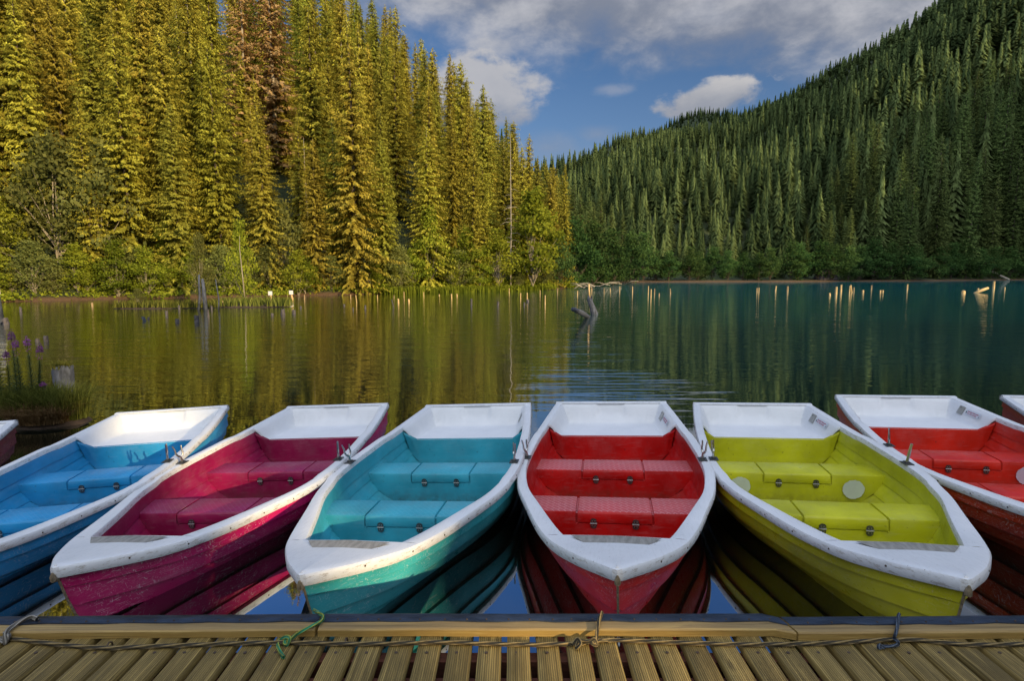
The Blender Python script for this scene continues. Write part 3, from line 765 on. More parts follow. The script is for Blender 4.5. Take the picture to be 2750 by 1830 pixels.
rope([G(2415, 1650, ZB+.02), dk(2412, 1660, ZB+.016), dk(2410, 1680, ZB+.012), dk(2406, 1704, ZB+.01), dk(2402, 1716, ZD+.02), dk(2410, 1724, ZD+.02), dk(2410, 1732), dk(2390, 1738, ZD+.014), dk(2370, 1738), dk(2360, 1742, ZD+.014), dk(2362, 1734, ZD+.02), dk(2372, 1742)], .0056, M['rope_blue'], 'mooring_rope', 'dark blue rope knotted over the kerb below the yellow boat')
for px, py, lab in ((294, 1741, 'rusty staple over the tan rope, left one'), (930, 1730, 'rusty staple over the tan rope near the turquoise boat')):
    c = dk(px, py, ZD); b = MB(); b.tube([c+Vector((.0, -.016, -.003)), c+Vector((0, -.014, .012)), c+Vector((0, 0, .021)), c+Vector((0, .014, .012)), c+Vector((0, .016, -.003))], .0028, 8)
    tag(b.build('rope_staple', M['screw'], None, True), lab, 'staple')
# painter lines from the bow rings
def bw(bi, p): return boat_matrix(*BOATS[bi][1]) @ Vector(p)
e = bw(2, (0, 3.35, .27)); rope([e, e+Vector((-.012, -.02, -.03)), e+Vector((.0, -.035, -.055)), e+Vector((-.02, -.03, -.05)), e+Vector((.008, -.045, -.075)), e+Vector((-.01, -.06, -.13)), e+Vector((0, -.12, -.2))], .008, M['rope_grey'], 'mooring_rope', 'frayed grey rope hanging from the ring of the magenta boat')

# ------------------------------------------------------------------ terrain and water
LAKE = [(-160, 30), (-75, 33), (-34.8, 38), (-28, 43), (-18.2, 47.6), (-10.3, 54), (-2.9, 58), (4, 64), (9.6, 78), (16, 98), (25, 115), (42, 120), (58, 120), (72, 124), (99, 132), (137, 150), (190, 150), (230, 110), (220, 40), (150, -12), (60, -9), (0, -7), (-160, -12)]
LAKE = [(a*KD, b*KD) if b > 0 else (a, b) for a, b in LAKE]
def lake_dist(X, Y):
    """signed distance outside (+) the lake polygon"""
    P = np.array(LAKE, float); d = np.full(X.shape, 1e9); inside = np.zeros(X.shape, bool)
    for i in range(len(P)):
        a = P[i]; b = P[(i+1) % len(P)]; e = b-a; t = np.clip(((X-a[0])*e[0]+(Y-a[1])*e[1])/(e@e), 0, 1)
        d = np.minimum(d, np.hypot(X-a[0]-t*e[0], Y-a[1]-t*e[1]))
        cond = ((a[1] > Y) != (b[1] > Y)) & (X < (b[0]-a[0])*(Y-a[1])/((b[1]-a[1]) or 1e-9)+a[0]); inside ^= cond
    return np.where(inside, -d, d)
def sn(X, Y, s, o=0): return np.sin(X*s+o)*np.cos(Y*s*1.13+o*1.7)+.5*np.sin(X*s*2.1+1.3+o)*np.sin(Y*s*1.9+o)
def height(X, Y):
    X = np.asarray(X, float); Y = np.asarray(Y, float); d = lake_dist(X, Y)
    dl = np.clip(d, 0, None)
    slope = np.interp(X, [-90, -60, -36, -22, -16, -7, 1, 6, 12], [.90, .86, .76, .72, .66, .58, .45, .16, .0])
    left = slope*np.minimum(dl, 46)*np.clip(dl/4, .3, 1)
    U = X/np.maximum(Y, 5)
    Hr = np.interp(U, [-.3, .05, .15, .229, .317, .40, .457, .617, .75, .92, 1.3, 2.5], [60, 66, 88, 103, 113, 116, 125, 148, 164, 186, 200, 190])
    Dr = np.interp(U, [.1, .5, .9], [335, 300, 235])
    t = np.clip(dl/Dr, 0, 1.2)
    right = Hr*(1.25*t-.25*t*t)*np.clip((Y-90)/60, 0, 1)
    right = np.where((Y > 62) & (X > -200), right, 0)
    right *= np.clip((d-1)/14, 0, 1)
    # far slope only starts beyond the far shore, behind the headland
    right *= np.clip((Y-110+np.maximum(0, X-60)*.6)/50, 0, 1)
    # added bank behind the dock, unseen, raised to shade boats and near water
    back = 21*np.clip((-Y-9)/24, 0, 1)*np.clip((X+70)/30, 0, 1)
    sun_cut = np.abs(X*.69+Y*.72-1.48)  # narrow cut shaped into the bank to let a sun shaft onto the boats
    back = back*np.clip((Y+64)/16, 0, 1)
    back = np.where((Y < -14) & (X < 120), back*(.30+.70*np.clip((sun_cut-.34)/.2, 0, 1)), back)
    east = np.interp(Y, [-170, -50], [55, 125])*np.clip((X-150)/170, 0, 1)*np.clip((130-Y)/60, 0, 1)  # added ridge out of view, shades the right-hand slope
    back = np.maximum(back, east)
    h = np.maximum(left*np.where(Y > 20, 1, 0), np.maximum(right, back))
    h = h+np.where(d > 0, (.25+.06*sn(X, Y, .5)+np.clip(dl/10, 0, 1)*(.5*sn(X, Y, .21, 2)+np.clip(dl/60, 0, 3)*1.6*sn(X, Y, .045, 1)+np.clip((Y-120)/120, 0, 1)*5*sn(X, Y, .022, 4)))*np.clip(dl/1.2, 0, 1), 0)
    return np.where(d > 0, np.maximum(h, .03), -np.clip(-d*.5, 0, 2.5)-.02)
def axis(segs):
    out = []
    for a, b, s in segs: out += list(np.arange(a, b, s))
    return np.array(out+[segs[-1][1]])
xs = axis([(-420, -110, 16), (-110, 18, 2.0), (18, 68, .35), (68, 160, 2.0), (160, 700, 14)]); ys = axis([(-240, -60, 16), (-60, -16, .35), (-16, 160, 2.0), (160, 720, 12)])
GX, GY = np.meshgrid(xs, ys, indexing='ij'); GZ = height(GX, GY)
nx, ny = GX.shape; idx = np.arange(nx*ny).reshape(nx, ny)
q = np.stack([idx[:-1, :-1], idx[1:, :-1], idx[1:, 1:], idx[:-1, 1:]], -1).reshape(-1, 4)
kt = NT('forest_floor'); v = kt.coord(); n1 = kt.noise(v, .35, 8, .7); n2 = kt.noise(v, 3, 6, .7)
xyz = kt.n('ShaderNodeSeparateXYZ'); kt.l(v, xyz.inputs[0])
c = kt.mix(kt.maprange(n1, .35, .65), (.018, .034, .010), (.045, .060, .020)); c = kt.mix(kt.maprange(n2, .55, .75, 0, .4), c, (.08, .065, .03))
c = kt.mix(kt.maprange(xyz.outputs[2], .32, .12), c, (.13, .07, .03))
kt.base(c); kt.bump(n2, .8, .3); kt.rgh(.95)
me = npmesh('hillsides', np.stack([GX.ravel(), GY.ravel(), GZ.ravel()], 1), quads=q, mat=kt.m)
me.polygons.foreach_set('use_smooth', [True]*len(me.polygons))
tag(put('hillsides', me), 'steep wooded ground around the lake', kind='structure')

# water
kw = NT('lake_water'); v = kw.coord()
xyz = kw.n('ShaderNodeSeparateXYZ'); kw.l(v, xyz.inputs[0])
far = kw.maprange(xyz.outputs[1], 5.5, 13, 0, 1, True)
vary = kw.maprange(kw.noise(v, .05, 3), .35, .65, .5, 1.2)
def wav(scale, sx_, det=3, rot=0):
    mp = kw.n('ShaderNodeMapping'); mp.inputs['Scale'].default_value = (sx_, 1, 1); mp.inputs['Rotation'].default_value = (0, 0, rot)
    kw.l(v, mp.inputs['Vector']); return kw.noise(mp.outputs[0], scale, det, .5)
h = kw.math('ADD', kw.math('MULTIPLY', wav(1.5, .25, 3, .06), 1.5), kw.math('MULTIPLY', wav(4.6, .10, 3, -.03), .85))
h = kw.math('ADD', h, kw.math('MULTIPLY', wav(.35, .35, 2, .1), .5))
lf = kw.maprange(xyz.outputs[0], -6, 4, 1.35, .85)
gx_ = kw.math('DIVIDE', kw.math('SUBTRACT', xyz.outputs[0], 1.7), 2.1); gy_ = kw.math('DIVIDE', kw.math('SUBTRACT', xyz.outputs[1], 8.3), 2.0)
gust = kw.maprange(kw.math('ADD', kw.math('MULTIPLY', gx_, gx_), kw.math('MULTIPLY', gy_, gy_)), 1.0, .2, 0, 2.6, True)
amp = kw.math('MULTIPLY_ADD', kw.math('MULTIPLY', far, kw.math('ADD', kw.math('MULTIPLY', vary, lf), gust)), .97, .03)
hh = kw.math('MULTIPLY', kw.math('SUBTRACT', h, 1.425), amp)
bmp = kw.n('ShaderNodeBump'); bmp.inputs['Strength'].default_value = .27; bmp.inputs['Distance'].default_value = .06
kw.l(hh, bmp.inputs['Height']); kw.l(bmp.outputs[0], kw.bs.inputs['Normal'])
deep = kw.mix(kw.maprange(xyz.outputs[0], -8, 10, 0, 1), (.014, .018, .004), (.004, .048, .058))
rt_ = kw.maprange(xyz.outputs[0], 0, 12, 0, 1, True); dist_ = kw.maprange(xyz.outputs[1], 9, 60, 0, 1)
deep = kw.mix(kw.math('MULTIPLY', rt_, dist_), deep, (.008, .17, .225))
deep = kw.mix(kw.maprange(xyz.outputs[1], 5, 11, 1, 0), deep, (.004, .0045, .003))
kw.base(deep); kw.bs.inputs['Roughness'].default_value = .5; kw.bs.inputs['Specular IOR Level'].default_value = 0
gl = kw.n('ShaderNodeBsdfGlossy'); gl.inputs['Roughness'].default_value = .02; kw.l(bmp.outputs[0], gl.inputs['Normal'])
kw.l(kw.mix(far, (.92, .97, 1.0), (.97, 1.0, .99)), gl.inputs['Color'])
lw = kw.n('ShaderNodeLayerWeight'); lw.inputs['Blend'].default_value = .5; kw.l(bmp.outputs[0], lw.inputs['Normal'])
fr = kw.math('POWER', lw.outputs['Facing'], 3.2); fr = kw.math('MULTIPLY_ADD', fr, .60, .32)
ms = kw.n('ShaderNodeMixShader'); kw.l(fr, ms.inputs[0]); kw.l(kw.bs.outputs[0], ms.inputs[1]); kw.l(gl.outputs[0], ms.inputs[2]); kw.l(ms.outputs[0], kw.out.inputs[0])
from mathutils.geometry import delaunay_2d_cdt
def in_poly(x, y, P):
    c = False
    for a in range(len(P)):
        (x1, y1), (x2, y2) = P[a-1], P[a]
        if (y1 > y) != (y2 > y) and x < (x2-x1)*(y-y1)/(y2-y1)+x1: c = not c
    return c
holes = []      # each hull pushes the water aside
for _n, pose, _c, _l in BOATS:
    m_ = boat_matrix(*pose); ring = []; zl = -DZ-pose[4]
    ys_ = [y for y in stations(.004, 3.38, 46, 1.2) if z_keel(y) < zl-.02]
    for sg_ in (1, -1):
        for y in (ys_ if sg_ == 1 else ys_[::-1]):
            x = 0
            for _ in range(3):   # find where the hull meets the water, list included
                zz = zl+pose[5]*x*sg_-pose[3]*(y-2); x = max(.006, hull_x(y, zz)-.008)
            p = m_ @ Vector((sg_*x, y, zl)); ring.append((p.x, p.y))
    holes.append(ring)
P2 = [Vector(p) for p in ((-400, -14), (700, -14), (700, 700), (-400, 700))]; ED = [(0, 1), (1, 2), (2, 3), (3, 0)]
for gx in range(-60, 181, 20):
    for gy in range(12, 180, 20): P2.append(Vector((gx+.3, gy+.7)))
for ring in holes:
    b0 = len(P2); P2 += [Vector(p) for p in ring]; ED += [(b0+k, b0+(k+1) % len(ring)) for k in range(len(ring))]
vv, _e, ff = delaunay_2d_cdt(P2, ED, [], 0, 1e-5)[:3]
keep = []
for f in ff:
    cxx = sum(vv[k].x for k in f)/len(f); cyy = sum(vv[k].y for k in f)/len(f)
    if not any(in_poly(cxx, cyy, h_) for h_ in holes): keep.append(f)
me = npmesh('lake', np.array([(p.x, p.y, 0) for p in vv]), tris=[tuple(f) for f in keep], mat=kw.m)
if me.polygons[0].normal.z < 0: me.flip_normals()
tag(put('lake', me), 'calm dark lake with fine ripples', kind='structure')

# ------------------------------------------------------------------ tree generators
def rot_pts(P, az):
    c, s = np.cos(az), np.sin(az); return np.stack([P[:, 0]*c-P[:, 1]*s, P[:, 0]*s+P[:, 1]*c, P[:, 2]], 1)
class Cards:
    def __init__(s): s.V = []; s.Q = []; s.T = []; s.n = 0
    def quad(s, a, b, c, d, t):
        s.V += [a, b, c, d]; s.Q.append((s.n, s.n+1, s.n+2, s.n+3)); s.T += [t]*4; s.n += 4
def vec(*a): return np.array(a, float)
def spruce_mesh(seed, H=18., R=2.3, mat=None, dense=1.0, base=.05, droop=.4, leaf=.30, power=.75, step=.17):
    r = np.random.default_rng(seed); B = []; z = base*H; thin = r.random()*.12
    while z < H-.2:
        u = z/H; rad = R*((1-u)**power)*(1-.25*max(0, .18-u)/.18); nb = max(5, int(round((6+3*(1-u))*dense))); a0 = r.random()*6.28
        for k in range(nb):
            if r.random() < .06+thin*(u < .3): continue
            az = a0+k*6.283/nb+r.normal()*.22
            L = max(.16, rad*(.60+.48*r.random())*(1+.20*math.sin(az*2+z*1.1+seed)+.15*math.sin(z*2.3+az+seed)))
            B.append((z+r.normal()*.12, az, L, droop*(.6+.8*r.random())*(1.15-.9*u), u, r.random()))
        z += (.26+.20*(1-u))*(.8+.4*r.random())/max(dense, .6)
    B = np.array(B); n = np.maximum(1, (B[:, 2]/step).astype(int)); idx = np.repeat(np.arange(len(B)), n*2)
    first = np.repeat(np.cumsum(n*2)-n*2, n*2); loc = np.arange(len(idx))-first; i_ = loc//2; sg = np.where(loc % 2, 1., -1.)
    z0, az, L, dr, u, tb = B[idx].T; nn = n[idx]; N = len(idx); rn = r.random
    ca, sa = np.cos(az), np.sin(az); Z = np.zeros(N); out = np.stack([ca, sa, Z], 1); side = np.stack([-sa, ca, Z], 1)
    t = (i_+.5+rn(N)*.5)/nn
    p = out*(L*t)[:, None]; p[:, 2] = z0-dr*L*t*(1.25-.45*t)+.45*u*L*t*.5+r.normal(size=N)*.04
    tip = (i_ == nn-1) & (sg > 0)
    sd_ = side*(sg*(.5+.5*rn(N)))[:, None]+out*(.35+.5*rn(N))[:, None]; sd_[tip] = out[tip]
    ln = leaf*(.8+.9*rn(N))*(1.15-.4*t)*(.65+.45*(1-u))
    nz = lambda a: a/np.maximum(1e-9, np.linalg.norm(a, axis=1))[:, None]
    d = nz(sd_); d[:, 2] -= .40+1.05*rn(N); d = nz(d)
    tgt = out*.8+r.normal(size=(N, 3))*.5; tgt[:, 2] += .75; wv = nz(np.cross(tgt, d)); ww = (ln*(.36+.25*rn(N)))[:, None]; lnn = ln[:, None]
    q0 = p-d*lnn*.12
    V = np.stack([q0-wv*ww*.5, q0+wv*ww*.5, q0+d*lnn+wv*ww*.22, q0+d*lnn*1.05-wv*ww*.16], 1).reshape(-1, 3)
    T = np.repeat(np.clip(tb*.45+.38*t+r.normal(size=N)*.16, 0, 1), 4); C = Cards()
    for i in range(8):
        a = r.random()*6.28; q = vec(0, 0, H-.4+i*.065); dd = vec(math.cos(a)*.5, math.sin(a)*.5, .6); w = vec(-math.sin(a), math.cos(a), 0)*.045
        C.quad(q-w, q+w, q+dd*.26+w*.4, q+dd*.26-w*.4, .6)
    V = np.concatenate([V, np.array(C.V)]); T = np.concatenate([T, C.T])
    return npmesh('crown', V, quads=np.arange(len(V)).reshape(-1, 4), mat=mat, attr=T)
def trunk_mesh(H, r0, mat, seed=0, bend=.0, stubs=0):
    b = MB(); r = random.Random(seed); pts = []; rad = []
    for i in range(9):
        t = i/8; pts.append((bend*math.sin(t*2.2)*H*.1+r.uniform(-.03, .03)*(i > 0), r.uniform(-.03, .03)*(i > 0), -.6+(H*.985+.6)*t)); rad.append(r0*(1-t)**.8+.012)
    b.tube(pts, rad, 7)
    for k in range(stubs):
        z = H*r.uniform(.12, .93); a = r.uniform(0, 6.28); l = r.uniform(.5, 1.6)*(1.1-z/H)*1.3; rr = .012+.03*(1-z/H)
        b.tube([(0, 0, z), (math.cos(a)*l*.5, math.sin(a)*l*.5, z+.05*l), (math.cos(a)*l, math.sin(a)*l, z-.25*l)], [rr, rr*.7, rr*.25], 4, caps=False)
    o = b.build('trunk', mat, None, True); me = o.data; bpy.data.objects.remove(o); return me
def broad_meshes(seed, H=8., R=2.6, mat=None, bark=None, n_cl=46, leaf=.17, stems=3, low=.15, per=60):
    r = np.random.default_rng(seed); C = Cards(); b = MB(); cl = []
    for i in range(n_cl):
        for _ in range(20):
            p = r.uniform(-1, 1, 3)
            if .25 < np.linalg.norm(p) < 1: break
        zz = low+(1-low)*(p[2]*.5+.5); wf = math.sin(min(1, (zz-low)/(1-low)*1.15+.12)*PI)**.6
        cl.append(vec(p[0]*R*wf, p[1]*R*wf, zz*H))
    for c in cl:
        s = R*.34*(.7+.7*r.random()); tb = r.random()
        for k in range(per):
            d = r.normal(size=3); d /= np.linalg.norm(d); p = c+d*s*vec(1.2, 1.2, .75)*r.random()**.45
            a = r.normal(size=3); a /= np.linalg.norm(a); e = np.cross(a, r.normal(size=3)); e /= np.linalg.norm(e); l = leaf*(.6+.8*r.random())
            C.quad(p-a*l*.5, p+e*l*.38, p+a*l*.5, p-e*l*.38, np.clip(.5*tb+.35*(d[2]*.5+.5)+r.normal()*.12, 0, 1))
    rr = random.Random(seed); ns = stems; base = [(rr.uniform(-.15, .15)*ns*.3, rr.uniform(-.15, .15)*ns*.3) for _ in range(ns)]
    for i, c in enumerate(cl):
        if i % 3 and i > 14: continue
        s0 = base[i % ns]; top = vec(*c); m1 = vec(s0[0]+top[0]*.25, s0[1]+top[1]*.25, top[2]*.42); m2 = vec(top[0]*.62, top[1]*.62, top[2]*.74)
        b.tube([(s0[0], s0[1], -.5), (s0[0]*1.1, s0[1]*1.1, top[2]*.2), tuple(m1), tuple(m2), tuple(top)], [.055*H/8, .045*H/8, .032*H/8, .018*H/8, .006], 5, caps=False)
    o = b.build('trunk', bark, None, True); tm = o.data; bpy.data.objects.remove(o)
    return npmesh('crown', np.array(C.V), quads=C.Q, mat=mat, attr=C.T), tm

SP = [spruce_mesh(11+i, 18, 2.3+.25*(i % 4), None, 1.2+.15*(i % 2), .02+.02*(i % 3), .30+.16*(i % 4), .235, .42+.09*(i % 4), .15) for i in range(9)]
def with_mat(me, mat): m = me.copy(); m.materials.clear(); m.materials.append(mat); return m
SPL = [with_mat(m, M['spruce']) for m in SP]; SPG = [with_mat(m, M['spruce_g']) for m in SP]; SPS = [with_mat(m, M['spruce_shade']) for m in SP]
DEAD = [spruce_mesh(91, 18, 2.2, M['dead'], .95, .06, .5, .26, .6), spruce_mesh(92, 18, 2.3, M['dead'], .9, .05, .5, .26, .6)]
TR = [trunk_mesh(18, .20, M['bark'], 3), trunk_mesh(18, .13, M['bark_pale'], 5, 0, 26)]
def spruce(x, y, h, wide, mesh_, tr, label, group, rz=None, cat='spruce tree', name='spruce_tree', sink=.4):
    z = float(height(x, y))-sink
    t = thing(name, label, cat, (x, y, z), random.uniform(0, 6.28) if rz is None else rz, group)
    t.rotation_euler = (random.uniform(-.02, .02), random.uniform(-.02, .02), t.rotation_euler.z)
    s = h/18; t.scale = (s*wide, s*wide, s)
    put('crown', mesh_, t); put('trunk', tr, t); return t

# scatter with a minimum spacing
def scatter(n, gen, mind, seed, existing=()):
    r = random.Random(seed); pts = list(existing); out = []
    for _ in range(n*60):
        if len(out) >= n: break
        p = gen(r)
        if p is None: continue
        if all((p[0]-q[0])**2+(p[1]-q[1])**2 > mind**2 for q in pts): pts.append(p); out.append(p)
    return out
def ld(x, y): return float(lake_dist(np.array(x), np.array(y)))
# left hillside
def gen_left(r):
    y = r.uniform(34, 125); u = r.uniform(-.98, .09); x = u*y
    d = ld(x, y)
    if d < 1.2 or d > 52: return None
    if x > 7: return None
    return (x, y)
front_pts = scatter(46, lambda r: (lambda p: p if p and ld(*p) < 7 else None)(gen_left(r)), 2.5, 6)
left_pts = sorted(front_pts+scatter(166, gen_left, 2.85, 5, front_pts), key=lambda p: ld(*p))
for i, (x, y) in enumerate(left_pts):
    d = ld(x, y); h = random.uniform(14, 20)*(1 if d > 6 else .85)
    if x > -4: h *= .9
    pxx = 1375+1500*x/y
    if 640 < pxx < 830 and d > 4 and y < 66: h = min(h, 11+random.uniform(0, 2))
    green = random.random() < .25
    me_ = random.choice(SPG if green else SPL); tr = TR[1] if random.random() < .35 else TR[0]
    tone = 'green' if green else 'golden olive'
    zone = 'in the front row at the left shore' if d < 9 else ('halfway up the steep left hillside' if d < 27 else 'high on the ridge of the left hillside')
    spruce(x, y, h, random.uniform(.86, 1.16), me_, tr, f'tall {tone} spruce {zone}', f'{tone} spruces {zone}')
# named singles on the left
def at(px, depth): depth *= KD; return ((px-1375)/1500*depth, depth)
def single(px, depth, h, wide, me_, tr, label, cat='spruce tree', name='spruce_tree', lift=None):
    x, y = at(px, depth); return spruce(x, y, h, wide, me_, tr, label, None, cat=cat, name=name)
single(765, 64, 23, 1.45, DEAD[0], TR[1], 'rust-brown dying spruce high on the left hillside near the skyline, right one of two', 'dead spruce', 'dead_spruce')
single(688, 63, 20, 1.35, DEAD[1], TR[1], 'paler brown dying spruce just left of the rust-brown one', 'dead spruce', 'dead_spruce')
single(960, 52, 20, 1.15, SPL[2], TR[0], 'broad golden spruce with drooping branches down to the water, centre of the left shore')
single(560, 52, 19, 1.05, SPL[4], TR[1], 'tall golden spruce in the front row behind the birch islet')
single(430, 50, 17, 1.0, SPL[1], TR[1], 'golden spruce whose lowest branches glow by the left shore')
single(60, 46, 20, 1.25, SPL[5], TR[1], 'big spreading spruce with layered branches at the left edge of the photo')
single(1515, 74, 14.5, .62, SPL[3], TR[0], 'narrow golden-lit spruce at the right end of the sunny shore')
sg = trunk_mesh(15, .07, M['snag'], 8, 0, 46)
x, y = at(1372, 62); t = thing('dead_tree', 'bare bleached dead spruce near the right end of the left hill', 'dead tree', (x, y, float(height(x, y))-.2)); put('trunk', sg, t)
x, y = at(835, 54); t = thing('dead_tree', 'bare crooked dead trunk with broken branches between golden spruces', 'dead tree', (x, y, float(height(x, y))-.2), 1.2); t.scale = (1.2, 1.2, .62); put('trunk', sg, t)
# broadleaf trees along the left shore
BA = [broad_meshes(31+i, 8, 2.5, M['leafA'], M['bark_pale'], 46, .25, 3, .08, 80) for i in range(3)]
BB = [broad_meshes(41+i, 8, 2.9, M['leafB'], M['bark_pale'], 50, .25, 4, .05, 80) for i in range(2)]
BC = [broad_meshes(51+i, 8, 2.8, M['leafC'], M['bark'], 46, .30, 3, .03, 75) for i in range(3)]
def broad(px, depth, h, wide, ms, label, group=None, name='broadleaf_tree', cat='broadleaf tree', z=None):
    x, y = at(px, depth); z = float(height(x, y))-.1 if z is None else z
    t = thing(name, label, cat, (x, y, z), random.uniform(0, 6.28), group); s = h/8; t.scale = (s*wide, s*wide, s)
    put('crown', ms[0], t); put('trunk', ms[1], t); return t
broad(175, 43, 9.0, .85, BB[0], 'grey-green many-stemmed willow on the left shore, left of two')
broad(280, 44, 9.3, .85, BB[1], 'grey-green many-stemmed willow on the left shore, right of two')
broad(20, 41.5, 4.6, 1.0, BA[0], 'bright green bush-like tree in the left corner of the shore')
broad(1155, 56.5, 7.2, .72, BA[1], 'bright yellow-green maple standing alone against dark shade on the shore')
broad(1430, 62.5, 10.5, .95, BA[2], 'tall yellow-green leafy tree at the right end of the sunny shore')
broad(1335, 60, 6, 1.1, BA[0], 'low bright green tree left of the tall leafy one')
broad(1250, 58.5, 5.5, 1.1, BA[1], 'low green shore tree between maple and the low bright tree')
broad(760, 49.5, 6.5, .8, BB[1], 'grey-green leafy tree behind the two white signs')
broad(1075, 54.5, 4.2, 1.0, BB[0], 'thin bushy tree with pale crooked stems left of the maple')
broad(480, 47, 4.2, 1.1, BA[2], 'small green tree behind the dead trunks of the islet')
for i, px in enumerate((-60, -10, 40, 85, 130, 200, 245, 310, 350, 395, 440, 500, 540, 590, 630, 690, 735, 800, 830, 880, 920, 980, 1020, 1110, 1200, 1230, 1300, 1380, 1465)):
    dep = float(np.interp(px, [0, 400, 800, 1090, 1300, 1470], [38.6, 43.6, 48.2, 54.7, 58.8, 64.8]))+random.uniform(-.3, .7)
    broad(px+random.uniform(-15, 15), dep, random.uniform(2.0, 3.8), 1.15, random.choice(BA+BB), 'low leafy bush overhanging the sunny left shoreline', 'bushes along the sunny left shoreline', 'shore_bush', 'bush')
# shaded middle shore (between the sunny headland and the far hill)
for i, (px, dep, h) in enumerate(((1545, 76, 8.5), (1590, 82, 9.0), (1640, 92, 9.0), (1500, 70, 6), (1690, 108, 9.5), (1725, 118, 9.0), (1570, 79, 4.5), (1620, 89, 4))):
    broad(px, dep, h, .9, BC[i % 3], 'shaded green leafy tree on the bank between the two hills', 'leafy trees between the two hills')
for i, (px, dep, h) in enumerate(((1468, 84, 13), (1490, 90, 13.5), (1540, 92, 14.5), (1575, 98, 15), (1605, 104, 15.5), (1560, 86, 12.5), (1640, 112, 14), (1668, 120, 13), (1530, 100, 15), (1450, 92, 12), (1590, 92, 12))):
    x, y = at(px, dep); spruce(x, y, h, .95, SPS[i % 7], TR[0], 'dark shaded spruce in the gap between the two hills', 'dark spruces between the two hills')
# right shore: large trees
def gen_right(r):
    y = r.uniform(118, 260); u = r.uniform(.2, .99); x = u*y; d = ld(x, y)
    if d < 2 or d > 95: return None
    return (x, y)
rp = sorted(scatter(430, gen_right, 5.2, 9), key=lambda p: -(np.interp(p[0]/p[1], [.2, .5, .65, .95], [14, 15, 24, 30]))/math.hypot(*p))
N_RIGHT = 300-len(left_pts)-5-11-1
near = rp[:N_RIGHT]; restp = rp[N_RIGHT:]
for i, (x, y) in enumerate(near):
    d = ld(x, y); u = x/y; h = float(np.interp(u, [.2, .5, .62, .8, .95], [13, 14, 22, 30, 33]))*random.uniform(.72, 1.15)
    zone = ('on the slope above the far shore' if u < .52 else 'above the right-hand shore') ; row = 'front-row' if d < 20 else 'back-row'
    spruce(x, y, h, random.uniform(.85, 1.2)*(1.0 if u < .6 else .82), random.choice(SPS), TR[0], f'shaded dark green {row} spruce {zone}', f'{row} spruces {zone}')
for i in range(26):
    px = 1760+i*39+random.uniform(-12, 12); dep = float(np.interp((px-1375)/1500, [.2, .35, .48, .58, .75, .915], [115, 120, 120, 124, 132, 150]))+random.uniform(1.5, 5)
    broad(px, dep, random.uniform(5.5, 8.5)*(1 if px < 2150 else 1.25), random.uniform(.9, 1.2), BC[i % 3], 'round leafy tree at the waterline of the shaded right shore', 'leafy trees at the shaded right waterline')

# distant forest as one mass
def far_tree_proto(seed, n=190, wk=1.0):
    r = np.random.default_rng(seed); V = []
    for k in range(n):
        u = 1-(1-k/n)**.62; u = min(.985, u); rad = (1-u)**.95*.185*(.7+.6*r.random()); a = r.random()*6.283; z = .05+u*.95
        c, s = math.cos(a), math.sin(a); w = (.022+.045*(1-u))*wk
        tip = (c*rad, s*rad, z-.045-.03*r.random()); i1 = (c*rad*.15-s*w, s*rad*.15+c*w, z+.01); i2 = (c*rad*.15+s*w, s*rad*.15-c*w, z+.01)
        V += [i1, i2, tip]
    V += [(.006, 0, .93), (-.006, .003, .93), (0, 0, 1.0)]
    return np.array(V)
PRO = [far_tree_proto(60+i, 330, .72) for i in range(6)]; PRO_HI = [far_tree_proto(70+i, 620, .55) for i in range(5)]; PRO_LO = [far_tree_proto(80+i, 100, 1.25) for i in range(5)]
def gen_far(r):
    y = r.uniform(135, 560)
    u = r.uniform(-.02, 1.02); x = u*y; d = ld(x, y)
    if d < 14: return None
    if y > 500-u*60+ (60 if u < .2 else 0): return None
    return (x, y)
class GridScatter:
    def __init__(s, m): s.m = m; s.g = {}
    def ok(s, p, m):
        k = (int(p[0]//6), int(p[1]//6)); R_ = 2
        for i in range(-R_, R_+1):
            for j in range(-R_, R_+1):
                for q in s.g.get((k[0]+i, k[1]+j), ()):
                    if (q[0]-p[0])**2+(q[1]-p[1])**2 < m*m: return False
        s.g.setdefault(k, []).append(p); return True
gs = GridScatter(6)
for p in rp: gs.ok(p, 0)
fp = list(restp); rg = np.random.default_rng(21); NC = 260000
cy_ = rg.uniform(125, 560, NC); cu_ = rg.uniform(-.02, 1.02, NC); cx_ = cu_*cy_
ok_ = (cy_ <= 500-cu_*60+np.where(cu_ < .2, 60, 0)); cx_, cy_, cu_ = cx_[ok_], cy_[ok_], cu_[ok_]
ok_ = lake_dist(cx_, cy_) > 9; cx_, cy_ = cx_[ok_], cy_[ok_]
sp_ = np.interp(cy_, [120, 190, 300, 480], [2.9, 3.4, 3.6, 3.1])
for p, m_ in zip(zip(cx_.tolist(), cy_.tolist()), sp_.tolist()):
    if gs.ok(p, m_): fp.append(p)
    if len(fp) > 9500: break
hz_ = height(np.array([p[0] for p in fp]), np.array([p[1] for p in fp]))
VV, TT = [], []
for k, (x, y) in enumerate(fp):
    P = PRO_HI[k % 5] if y < 190 else (PRO[k % 6] if y < 330 else PRO_LO[k % 5]); h = (.55+.85*rng.random()**1.3)*float(np.interp(y, [150, 300, 480], [13.0, 10.5, 6.8]))*float(np.interp(x/y, [.35, .75], [.85, 1.35])); a = rng.random()*6.28; c, s = math.cos(a), math.sin(a); wd = rng.uniform(.95, 1.25)+.9*max(0, rng.random()-.7)
    if x/y > .62: h *= 1.15
    X = P[:, 0]*h*wd; Y = P[:, 1]*h*wd
    VV.append(np.stack([x+X*c-Y*s, y+X*s+Y*c, hz_[k]-.8+P[:, 2]*h], 1)); TT.append(np.full(len(P), 0.)+rng.random()**1.6+rng.normal(size=len(P))*.06)
VV = np.concatenate(VV); TT = np.clip(np.concatenate(TT), 0, 1)
